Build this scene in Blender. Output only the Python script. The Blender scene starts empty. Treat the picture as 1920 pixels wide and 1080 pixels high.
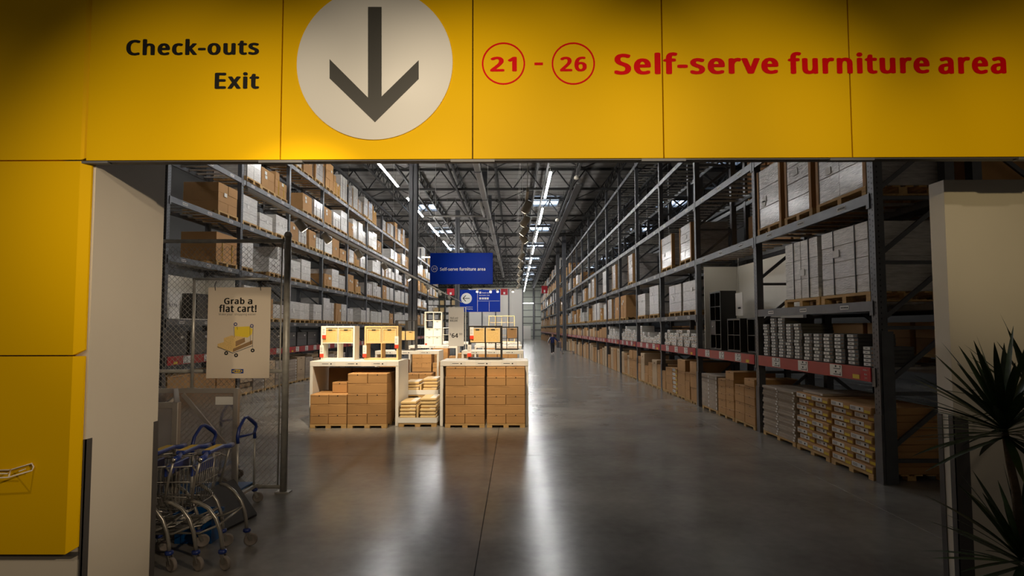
import bpy, bmesh, math, random
from mathutils import Vector, Matrix
R = math.radians
rnd = random.Random(7)
SC = bpy.context.scene
COL = SC.collection

# ------------------------------------------------------------------ camera
F = 1050.0
H = 2.1
PITCH = R(3.0)
YAW = math.atan(7.0 / F)
ROLL = R(0.12)
CY = 616.0 - F * math.tan(PITCH)
FWD = Vector((-math.sin(YAW) * math.cos(PITCH), math.cos(YAW) * math.cos(PITCH), math.sin(PITCH)))
RGT = FWD.cross(Vector((0, 0, 1))).normalized()
UPV = RGT.cross(FWD).normalized()
RGT, UPV = RGT * math.cos(ROLL) - UPV * math.sin(ROLL), UPV * math.cos(ROLL) + RGT * math.sin(ROLL)
EYE = Vector((0, 0, H))
cam_d = bpy.data.cameras.new('camera')
cam_d.sensor_width = 36.0
cam_d.lens = F / 1920.0 * 36.0
cam_d.shift_y = (CY - 540.0) / 1920.0
cam_d.clip_end = 400
cam = bpy.data.objects.new('camera', cam_d)
cam.matrix_world = Matrix(((RGT.x, UPV.x, -FWD.x, 0), (RGT.y, UPV.y, -FWD.y, 0), (RGT.z, UPV.z, -FWD.z, H), (0, 0, 0, 1)))
COL.objects.link(cam)
SC.camera = cam


def ray(px, py):
    return FWD + RGT * ((px - 960.0) / F) - UPV * ((py - CY) / F)


def at_y(px, py, y):
    d = ray(px, py)
    return EYE + d * (y / d.y)


def at_z(px, py, z):
    d = ray(px, py)
    return EYE + d * ((z - H) / d.z)


def at_x(px, py, x):
    d = ray(px, py)
    return EYE + d * (x / d.x)


# ------------------------------------------------------------------ light, world, exposure
SC.view_settings.view_transform = 'Standard'
SC.view_settings.look = 'None'
SC.view_settings.gamma = 1.0
SC.view_settings.exposure = 0.0
SC.view_settings.use_curve_mapping = False
W = bpy.data.worlds.new('world')
SC.world = W
W.use_nodes = True
W.node_tree.nodes['Background'].inputs[0].default_value = (0.9, 0.76, 0.60, 1)
W.node_tree.nodes['Background'].inputs[1].default_value = 0.06


def spot(name, loc, target, power, size, color, blend=1.0, radius=0.05):
    d = bpy.data.lights.new(name, 'SPOT')
    d.energy, d.spot_size, d.spot_blend, d.color, d.shadow_soft_size = power, R(size), blend, color, radius
    o = bpy.data.objects.new(name, d)
    o.location = loc
    o.rotation_euler = (Vector(target) - Vector(loc)).to_track_quat('-Z', 'Y').to_euler()
    COL.objects.link(o)
    return o


WARM = (1.0, 0.82, 0.58)
WARMW = (1.0, 0.82, 0.58)
# track spots of the entrance hall, aimed at the yellow portal
for lx, tx, tz, pw, sz in ((-2.3, -2.35, 3.25, 185, 56), (0.1, 0.1, 3.35, 215, 56), (1.7, 1.65, 3.25, 185, 56), (-0.95, -1.0, 3.3, 175, 58), (3.0, 2.9, 3.1, 60, 56), (-4.2, -4.2, 2.0, 75, 84)):
    spot('portal_spot', (lx, 0.9, 4.15), (tx, 4.0, tz), pw, sz, WARM)
# lower spots further back that reach the white jambs under the lintel
spot('jamb_spot', (3.3, 0.8, 3.85), (-3.1, 4.45, 1.8), 860, 34, (1.0, 0.79, 0.55))
spot('jamb_spot', (1.5, -1.2, 3.9), (4.4, 4.7, 3.15), 330, 30, (1.0, 0.79, 0.43))
# display spots on the tracks over the display tables
SPOTS = [((-3.2, 10.0, 4.2), (-3.6, 12.6, 1.3), 330), ((-0.6, 9.9, 4.4), (-0.7, 12.6, 1.3), 330), ((-4.4, 12.0, 4.2), (-3.4, 13.0, 1.2), 160),
         ((-3.4, 15.8, 4.2), (-3.6, 18.3, 1.2), 330), ((-0.8, 15.8, 4.4), (-0.8, 18.3, 1.2), 330), ((-3.4, 21.4, 4.2), (-3.6, 23.9, 1.2), 420),
         ((-0.8, 21.4, 4.4), (-0.8, 24.0, 1.2), 420), ((-3.4, 27.0, 4.2), (-3.6, 30.0, 1.2), 500), ((-0.8, 27.0, 4.4), (-0.8, 30.0, 1.2), 500)]
for a, b, p in SPOTS:
    spot('display_spot', a, b, p * 2.7, 66, WARMW)
spot('poster_fill', (0.4, 0.9, 3.9), (-3.5, 7.0, 2.1), 620, 17, WARM)  # added fill light that brightens the poster, no known fixture behind it
spot('sign_spot', (-1.2, 33.4, 4.3), (-2.7, 47.0, 4.3), 2600, 26, (1.0, 0.95, 0.88))
spot('board_spot', (-1.0, 15.4, 4.4), (-2.2, 20.2, 2.3), 330, 26, WARMW)
spot('sign_spot', (-1.0, 16.0, 4.45), (-1.5, 20.0, 4.2), 260, 40, (1.0, 0.95, 0.88))
# daylight through the skylights and the hall's long lamps come with their own objects below

# ------------------------------------------------------------------ materials
MATS = {}


def M(name, col, rough=0.6, metal=0.0, var=0.0, nscale=6.0, stretch=(1, 1, 1), bump=0.0, bscale=60.0, orand=0.0, coat=0.0, emit=0.0, world=False, spec=0.5, trans=0.0):
    m = bpy.data.materials.new(name)
    MATS[name] = m
    m.use_nodes = True
    nt = m.node_tree
    n, l = nt.nodes, nt.links
    b = n['Principled BSDF']
    b.inputs['Roughness'].default_value = rough
    b.inputs['Metallic'].default_value = metal
    b.inputs['Specular IOR Level'].default_value = spec
    b.inputs['Coat Weight'].default_value = coat
    b.inputs['Coat Roughness'].default_value = 0.15
    b.inputs['Base Color'].default_value = (*col, 1)
    if trans:
        b.inputs['Transmission Weight'].default_value = trans
    if emit:
        b.inputs['Emission Color'].default_value = (*col, 1)
        b.inputs['Emission Strength'].default_value = emit
    if var or bump or orand:
        tc = n.new('ShaderNodeNewGeometry') if world else n.new('ShaderNodeTexCoord')
        mp = n.new('ShaderNodeMapping')
        mp.inputs['Scale'].default_value = stretch
        l.new(tc.outputs['Position' if world else 'Object'], mp.inputs[0])
        oi = n.new('ShaderNodeObjectInfo')
        if not world:
            ad = n.new('ShaderNodeVectorMath')
            ad.operation = 'ADD'
            sc = n.new('ShaderNodeMath')
            sc.operation = 'MULTIPLY'
            sc.inputs[1].default_value = 37.0
            l.new(oi.outputs['Random'], sc.inputs[0])
            l.new(mp.outputs[0], ad.inputs[0])
            l.new(sc.outputs[0], ad.inputs[1])
            vec = ad.outputs[0]
        else:
            vec = mp.outputs[0]
        cur = None
        if var:
            t = n.new('ShaderNodeTexNoise')
            t.inputs['Scale'].default_value = nscale
            t.inputs['Detail'].default_value = 4
            l.new(vec, t.inputs['Vector'])
            mr = n.new('ShaderNodeMapRange')
            mr.inputs[1].default_value, mr.inputs[2].default_value = 0.3, 0.7
            mr.inputs[3].default_value, mr.inputs[4].default_value = 1 - var, 1 + var
            l.new(t.outputs[0], mr.inputs[0])
            cur = mr.outputs[0]
        if orand:
            mr2 = n.new('ShaderNodeMapRange')
            mr2.inputs[3].default_value, mr2.inputs[4].default_value = 1 - orand, 1 + orand
            l.new(oi.outputs['Random'], mr2.inputs[0])
            if cur is None:
                cur = mr2.outputs[0]
            else:
                mm = n.new('ShaderNodeMath')
                mm.operation = 'MULTIPLY'
                l.new(cur, mm.inputs[0])
                l.new(mr2.outputs[0], mm.inputs[1])
                cur = mm.outputs[0]
        if cur is not None:
            vm = n.new('ShaderNodeVectorMath')
            vm.operation = 'SCALE'
            vm.inputs[0].default_value = col
            l.new(cur, vm.inputs['Scale'])
            l.new(vm.outputs[0], b.inputs['Base Color'])
        if bump:
            t2 = n.new('ShaderNodeTexNoise')
            t2.inputs['Scale'].default_value = bscale
            t2.inputs['Detail'].default_value = 3
            l.new(vec, t2.inputs['Vector'])
            bp = n.new('ShaderNodeBump')
            bp.inputs['Strength'].default_value = bump
            bp.inputs['Distance'].default_value = 0.02
            l.new(t2.outputs[0], bp.inputs['Height'])
            l.new(bp.outputs[0], b.inputs['Normal'])
    return m


M('yellow', (0.86, 0.52, 0.0), 0.5, spec=0.08)
M('white_wall', (0.72, 0.66, 0.56), 0.6, var=0.02, nscale=2)
M('guard', (0.075, 0.07, 0.068), 0.5)
M('black', (0.012, 0.012, 0.012), 0.5)
M('letter_black', (0.012, 0.011, 0.01), 0.5, spec=0.15)
M('letter_red', (0.72, 0.0, 0.004), 0.5, spec=0.1)
M('disc_white', (0.93, 0.915, 0.87), 0.5)
M('arrow_grey', (0.05, 0.048, 0.042), 0.5)
M('steel', (0.125, 0.128, 0.136), 0.42, 0.75, var=0.12, nscale=5)
M('steel_dark', (0.13, 0.13, 0.135), 0.5, 0.2, var=0.1, nscale=4)
M('fence_steel', (0.36, 0.34, 0.30), 0.38, 0.15, var=0.15, nscale=14)
M('cart_steel', (0.27, 0.255, 0.23), 0.3, 0.6)
M('galv', (0.42, 0.40, 0.365), 0.34, 0.45, var=0.15, nscale=14)
M('chrome', (0.55, 0.53, 0.5), 0.2, 1.0)
M('hole', (0.006, 0.006, 0.007), 0.8)
M('red_beam', (0.34, 0.02, 0.025), 0.35, var=0.08, nscale=3)
M('sign_red', (0.45, 0.0, 0.012), 0.4)
M('label', (0.68, 0.66, 0.62), 0.5)
M('label_yellow', (0.7, 0.5, 0.03), 0.5)
M('card', (0.44, 0.235, 0.085), 0.75, var=0.06, nscale=3, orand=0.10, bump=0.05, bscale=90)
M('card_light', (0.50, 0.36, 0.22), 0.7, var=0.06, nscale=3, orand=0.08)
M('card_grey', (0.36, 0.29, 0.225), 0.75, var=0.1, nscale=4, orand=0.06)
M('card_dark', (0.26, 0.15, 0.065), 0.8, var=0.08, nscale=3, orand=0.1)
M('seam', (0.16, 0.085, 0.035), 0.8)
M('tape', (0.55, 0.46, 0.32), 0.4)
M('film', (0.60, 0.57, 0.53), 0.3, var=0.2, nscale=5, stretch=(1, 1, 7), bump=0.55, bscale=14, orand=0.12, coat=0.5)
M('film_grey', (0.40, 0.37, 0.35), 0.28, var=0.3, nscale=5, stretch=(1, 1, 6), bump=0.6, bscale=11, orand=0.1, coat=0.6)
M('strap', (0.6, 0.4, 0.03), 0.5)
M('strap_black', (0.012, 0.012, 0.012), 0.5)
M('pallet_wood', (0.50, 0.31, 0.12), 0.8, var=0.18, nscale=5, stretch=(1, 6, 6), orand=0.1)
M('table_white', (0.74, 0.71, 0.65), 0.4, spec=0.4)
M('birch', (0.66, 0.47, 0.22), 0.5, var=0.06, nscale=4, stretch=(1, 1, 6))
M('shelf_white', (0.78, 0.74, 0.64), 0.42)
M('shelf_black', (0.02, 0.017, 0.015), 0.4)
M('basket', (0.66, 0.44, 0.16), 0.7, var=0.16, nscale=70, bump=0.3, bscale=90)
M('tag_red', (0.75, 0.05, 0.02), 0.45)
M('paper', (0.75, 0.72, 0.67), 0.6)
M('poster', (0.62, 0.52, 0.41), 0.55)
M('dark_print', (0.09, 0.085, 0.08), 0.6)
M('sign_blue', (0.0, 0.028, 0.33), 0.5, spec=0.12)
M('logo_blue', (0.0, 0.03, 0.2), 0.4)
M('logo_yellow', (0.75, 0.5, 0.0), 0.4)
M('sign_white', (0.8, 0.78, 0.74), 0.5)
M('cart_blue', (0.012, 0.03, 0.17), 0.35)
M('bin_blue', (0.0, 0.06, 0.20), 0.4)
M('tyre', (0.22, 0.19, 0.17), 0.6)
M('board_dark', (0.035, 0.032, 0.03), 0.6, var=0.1, nscale=8)
M('ceiling_deck', (0.20, 0.19, 0.178), 0.75, var=0.08, nscale=1)
M('joist', (0.03, 0.029, 0.028), 0.6)
M('duct', (0.30, 0.285, 0.26), 0.5)
M('track', (0.52, 0.48, 0.40), 0.5)
M('hall_wall', (0.07, 0.068, 0.065), 0.8)
M('end_wall', (0.42, 0.44, 0.38), 0.7)
M('tube', (1.0, 0.985, 0.96), 0.5, emit=85.0)
M('skylight', (0.62, 0.78, 1.0), 0.4, emit=4.5)
M('show_tube', (1.0, 0.93, 0.8), 0.5, emit=9.0)
M('bulb', (1.0, 0.85, 0.66), 0.4, emit=7.0)
M('leaf', (0.02, 0.045, 0.008), 0.4, var=0.35, nscale=9, orand=0.4)
M('bark', (0.10, 0.065, 0.035), 0.85, var=0.3, nscale=20, bump=0.5, bscale=40)
M('terracotta', (0.06, 0.055, 0.05), 0.6)
M('soil', (0.03, 0.02, 0.012), 0.9)
M('plexi', (0.75, 0.72, 0.7), 0.12, trans=0.92, spec=0.3)
M('skin', (0.55, 0.33, 0.23), 0.6)
M('navy', (0.012, 0.02, 0.10), 0.8)
M('trousers', (0.014, 0.014, 0.022), 0.8)
M('hair', (0.025, 0.017, 0.012), 0.7)
M('aluminium', (0.40, 0.36, 0.32), 0.42, 0.6, var=0.05)
M('wire_white', (0.75, 0.68, 0.58), 0.4)

# polished concrete
m = bpy.data.materials.new('concrete')
MATS['concrete'] = m
m.use_nodes = True
nt = m.node_tree
n, l = nt.nodes, nt.links
b = n['Principled BSDF']
g = n.new('ShaderNodeNewGeometry')
t1 = n.new('ShaderNodeTexNoise')
t1.inputs['Scale'].default_value = 0.8
t1.inputs['Detail'].default_value = 5
t1.inputs['Roughness'].default_value = 0.5
l.new(g.outputs['Position'], t1.inputs['Vector'])
t2 = n.new('ShaderNodeTexNoise')
t2.inputs['Scale'].default_value = 9
t2.inputs['Detail'].default_value = 5
l.new(g.outputs['Position'], t2.inputs['Vector'])
cr = n.new('ShaderNodeValToRGB')
cr.color_ramp.elements[0].position, cr.color_ramp.elements[1].position = 0.28, 0.74
cr.color_ramp.elements[0].color = (0.15, 0.139, 0.124, 1)
cr.color_ramp.elements[1].color = (0.29, 0.272, 0.245, 1)
mx = n.new('ShaderNodeMath')
mx.operation = 'MULTIPLY_ADD'
mx.inputs[1].default_value = 0.25
l.new(t2.outputs[0], mx.inputs[0])
sb = n.new('ShaderNodeMath')
sb.operation = 'MULTIPLY_ADD'
sb.inputs[1].default_value = 1.0
sb.inputs[2].default_value = -0.125
l.new(t1.outputs[0], sb.inputs[0])
l.new(sb.outputs[0], mx.inputs[2])
l.new(mx.outputs[0], cr.inputs[0])
l.new(cr.outputs[0], b.inputs['Base Color'])
mr = n.new('ShaderNodeMapRange')
mr.inputs[1].default_value, mr.inputs[2].default_value = 0.1, 0.9
mr.inputs[3].default_value, mr.inputs[4].default_value = 0.19, 0.255
l.new(t1.outputs[0], mr.inputs[0])
l.new(mr.outputs[0], b.inputs['Roughness'])
b.inputs['Specular IOR Level'].default_value = 0.31
bp = n.new('ShaderNodeBump')
bp.inputs['Strength'].default_value = 0.03
bp.inputs['Distance'].default_value = 0.01
l.new(t2.outputs[0], bp.inputs['Height'])
l.new(bp.outputs[0], b.inputs['Normal'])


# ------------------------------------------------------------------ mesh helpers
class MB:
    """collects shapes; mesh() turns them into ONE mesh"""

    def __init__(self):
        self.v, self.f, self.m, self.s = [], [], [], []

    def add(self, vs, fs, m=0, smooth=False):
        k = len(self.v)
        self.v.extend([tuple(p) for p in vs])
        for f in fs:
            self.f.append([i + k for i in f])
            self.m.append(m)
            self.s.append(smooth)
        return self

    def box(self, x0, x1, y0, y1, z0, z1, m=0):
        return self.add([(x0, y0, z0), (x1, y0, z0), (x1, y1, z0), (x0, y1, z0), (x0, y0, z1), (x1, y0, z1), (x1, y1, z1), (x0, y1, z1)],
                        [(0, 3, 2, 1), (4, 5, 6, 7), (0, 1, 5, 4), (1, 2, 6, 5), (2, 3, 7, 6), (3, 0, 4, 7)], m)

    def cbox(self, x0, x1, y0, y1, z0, z1, c=0.006, m=0):
        """box with all its edges chamfered by c"""
        vs, idx = [], {}
        for sx in (0, 1):
            for sy in (0, 1):
                for sz in (0, 1):
                    X, Y, Z = (x1 if sx else x0), (y1 if sy else y0), (z1 if sz else z0)
                    ix, iy, iz = (-c if sx else c), (-c if sy else c), (-c if sz else c)
                    idx[(sx, sy, sz, 'x')] = len(vs); vs.append((X, Y + iy, Z + iz))
                    idx[(sx, sy, sz, 'y')] = len(vs); vs.append((X + ix, Y, Z + iz))
                    idx[(sx, sy, sz, 'z')] = len(vs); vs.append((X + ix, Y + iy, Z))
        I = idx
        fs = []
        for s in (0, 1):
            q = [I[(s, 0, 0, 'x')], I[(s, 1, 0, 'x')], I[(s, 1, 1, 'x')], I[(s, 0, 1, 'x')]]
            fs.append(q if s else q[::-1])
            q = [I[(0, s, 0, 'y')], I[(1, s, 0, 'y')], I[(1, s, 1, 'y')], I[(0, s, 1, 'y')]]
            fs.append(q[::-1] if s else q)
            q = [I[(0, 0, s, 'z')], I[(1, 0, s, 'z')], I[(1, 1, s, 'z')], I[(0, 1, s, 'z')]]
            fs.append(q if s else q[::-1])
        for a in (0, 1):
            for b_ in (0, 1):
                q = [I[(a, b_, 0, 'x')], I[(a, b_, 0, 'y')], I[(a, b_, 1, 'y')], I[(a, b_, 1, 'x')]]
                fs.append(q if a != b_ else q[::-1])
                q = [I[(a, 0, b_, 'x')], I[(a, 0, b_, 'z')], I[(a, 1, b_, 'z')], I[(a, 1, b_, 'x')]]
                fs.append(q[::-1] if a != b_ else q)
                q = [I[(0, a, b_, 'y')], I[(0, a, b_, 'z')], I[(1, a, b_, 'z')], I[(1, a, b_, 'y')]]
                fs.append(q if a != b_ else q[::-1])
        for k in range(8):
            sx, sy, sz = k & 1, (k >> 1) & 1, (k >> 2) & 1
            q = [I[(sx, sy, sz, 'x')], I[(sx, sy, sz, 'y')], I[(sx, sy, sz, 'z')]]
            fs.append(q if (sx + sy + sz) % 2 else q[::-1])
        return self.add(vs, fs, m)

    def bar(self, p, q, w, h=None, m=0, up=(0, 0, 1)):
        p, q = Vector(p), Vector(q)
        h = h or w
        d = (q - p).normalized()
        u = Vector(up)
        if abs(d.dot(u)) > 0.98:
            u = Vector((0, 1, 0))
        s = d.cross(u).normalized()
        t = s.cross(d).normalized()
        s *= w / 2
        t *= h / 2
        vs = [p - s - t, p + s - t, p + s + t, p - s + t, q - s - t, q + s - t, q + s + t, q - s + t]
        return self.add(vs, [(0, 1, 2, 3), (7, 6, 5, 4), (0, 4, 5, 1), (1, 5, 6, 2), (2, 6, 7, 3), (3, 7, 4, 0)], m)

    def tube(self, pts, r, n=6, m=0, caps=True, smooth=True, closed=False):
        P = [Vector(p) for p in pts]
        L = len(P)
        rr = r if isinstance(r, (list, tuple)) else [r] * L
        vs, fs = [], []
        prev = None
        for i in range(L):
            if closed:
                d = P[(i + 1) % L] - P[i - 1]
            else:
                d = P[min(i + 1, L - 1)] - P[max(i - 1, 0)]
            d.normalize()
            if prev is None:
                a = Vector((0, 0, 1)) if abs(d.z) < 0.9 else Vector((1, 0, 0))
                s = d.cross(a).normalized()
            else:
                s = (prev - d * prev.dot(d)).normalized()
            prev = s
            t = d.cross(s)
            for k in range(n):
                a = 2 * math.pi * k / n
                vs.append(P[i] + (s * math.cos(a) + t * math.sin(a)) * rr[i])
        for i in range(L if closed else L - 1):
            j = (i + 1) % L
            for k in range(n):
                k2 = (k + 1) % n
                fs.append((i * n + k, i * n + k2, j * n + k2, j * n + k))
        if caps and not closed:
            fs.append(tuple(range(n))[::-1])
            fs.append(tuple((L - 1) * n + k for k in range(n)))
        return self.add(vs, fs, m, smooth)

    def lathe(self, prof, c=(0, 0, 0), n=16, m=0, axis='z', smooth=True):
        vs, fs = [], []
        for (r, z) in prof:
            for k in range(n):
                a = 2 * math.pi * k / n
                x, y = r * math.cos(a), r * math.sin(a)
                p = (x, y, z) if axis == 'z' else ((x, z, y) if axis == 'y' else (z, x, y))
                vs.append((p[0] + c[0], p[1] + c[1], p[2] + c[2]))
        for i in range(len(prof) - 1):
            for k in range(n):
                k2 = (k + 1) % n
                q = (i * n + k, i * n + k2, (i + 1) * n + k2, (i + 1) * n + k)
                fs.append(q if axis != 'y' else q[::-1])
        fs.append(tuple(range(n)) if axis == 'y' else tuple(range(n))[::-1])
        t = tuple((len(prof) - 1) * n + k for k in range(n))
        fs.append(t[::-1] if axis == 'y' else t)
        return self.add(vs, fs, m, smooth)

    def prism(self, pts, y0, y1, m=0):
        """polygon of (x, z) points, counter-clockwise seen from -y, extruded from y0 to y1"""
        k = len(pts)
        vs = [(x, y0, z) for x, z in pts] + [(x, y1, z) for x, z in pts]
        fs = [tuple(range(k)), tuple(range(2 * k - 1, k - 1, -1))]
        for i in range(k):
            j = (i + 1) % k
            fs.append((j, i, i + k, j + k))
        return self.add(vs, fs, m)

    def mesh(self, name, mats):
        me = bpy.data.meshes.new(name)
        me.from_pydata(self.v, [], self.f)
        for x in (mats if isinstance(mats, (list, tuple)) else [mats]):
            me.materials.append(MATS[x])
        me.polygons.foreach_set('material_index', self.m)
        me.polygons.foreach_set('use_smooth', self.s)
        me.update()
        return me

    def build(self, name, mats, parent=None, loc=(0, 0, 0), rz=0.0):
        return ob(name, self.mesh(name, mats), parent, loc, rz)


def ob(name, data, parent=None, loc=(0, 0, 0), rz=0.0):
    o = bpy.data.objects.new(name, data)
    o.location = loc
    if rz:
        o.rotation_euler = (0, 0, rz)
    if parent is not None:
        o.parent = parent
    COL.objects.link(o)
    return o


def tag(o, label, cat, group=None, kind=None):
    if label:
        o['label'] = label
    if cat:
        o['category'] = cat
    if group:
        o['group'] = group
    if kind:
        o['kind'] = kind
    return o


def thing(name, label, cat, loc=(0, 0, 0), rz=0.0, group=None):
    return tag(ob(name, None, None, loc, rz), label, cat, group)


def struct(o):
    o['kind'] = 'structure'
    return o


def copy_tree(o, parent=None, loc=None, rz=None, kids=None):
    c = o.copy()
    COL.objects.link(c)
    c.parent = parent
    if loc is not None:
        c.location = loc
    if rz is not None:
        c.rotation_euler = (0, 0, rz)
    for ch in (kids if kids is not None else list(o.children)):
        copy_tree(ch, c)
    return c


def text_mesh(name, body, mat, bold=0.0, space=1.0, depth=0.004, align='LEFT'):
    """lettering in the x-z plane facing -y, its own size; returns mesh, bounding box.  Letters are drawn from the outlines in GLYPHS;
    a heavier face is drawn by setting each outline several times round a small circle"""
    from mathutils.geometry import tessellate_polygon
    vs, fs = [], []
    offs = [(0.0, 0.0)]
    if bold > 0:
        offs += [(bold * 1.35 * math.cos(k * math.pi / 4), bold * 0.55 * math.sin(k * math.pi / 4)) for k in range(8)]
    pen = 0.0
    for ch in body:
        adv, loops = GLYPHS[ch]
        if loops:
            P = [[Vector((q[i] / 1000.0, q[i + 1] / 1000.0, 0)) for i in range(0, len(q), 2)] for q in loops]
            flat = [p for q in P for p in q]
            starts = [sum(len(P[j]) for j in range(i)) for i in range(len(P))]

            def inside(p, poly):
                c = False
                for i in range(len(poly)):
                    a, b_ = poly[i], poly[i - 1]
                    if (a.y > p.y) != (b_.y > p.y) and p.x < (b_.x - a.x) * (p.y - a.y) / (b_.y - a.y) + a.x:
                        c = not c
                return c
            holes = [any(j != i and inside(P[i][0], P[j]) for j in range(len(P))) for i in range(len(P))]
            tris = []
            for i in range(len(P)):
                if not holes[i]:
                    grp = [i] + [j for j in range(len(P)) if holes[j] and inside(P[j][0], P[i])]
                    idx = [starts[j] + k for j in grp for k in range(len(P[j]))]
                    tris += [tuple(idx[k] for k in tr) for tr in tessellate_polygon([P[j] for j in grp])]
            for (lay, (ox, oy)) in enumerate(offs):
                k = len(vs)
                vs += [(p.x * 1.12 + pen + ox, p.y + oy, float(lay)) for p in flat]
                fs += [tuple(i + k for i in t) for t in tris]
        pen += (adv / 1000.0 * 1.12 + bold * 2.4) * space
    me = bpy.data.meshes.new(name)
    me.from_pydata(vs, [], fs)
    xs = [v[0] for v in vs]
    ys = [v[1] for v in vs]
    me.materials.append(MATS[mat])
    return me, (min(xs), max(xs), min(ys), max(ys))


def text_fit(name, body, mat, x0, x1, z0, z1, y, parent=None, bold=0.0, space=1.0, depth=0.004, face=None):
    """lettering fitted to the rectangle x0..x1, z0..z1 at depth y (front of the letters), facing -y"""
    me, (a, b_, c, d) = text_mesh(name, body, mat, bold, space)
    sx, sz = (x1 - x0) / (b_ - a), (z1 - z0) / (d - c)
    for v in me.vertices:
        x, yy, z = v.co
        v.co = (x0 + (x - a) * sx, y + z * 0.00012, z0 + (yy - c) * sz)
    me.update()
    return ob(name, me, parent)


ORD = 'first second third fourth fifth sixth seventh eighth ninth tenth eleventh twelfth thirteenth fourteenth fifteenth sixteenth seventeenth eighteenth nineteenth twentieth'.split()


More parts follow.
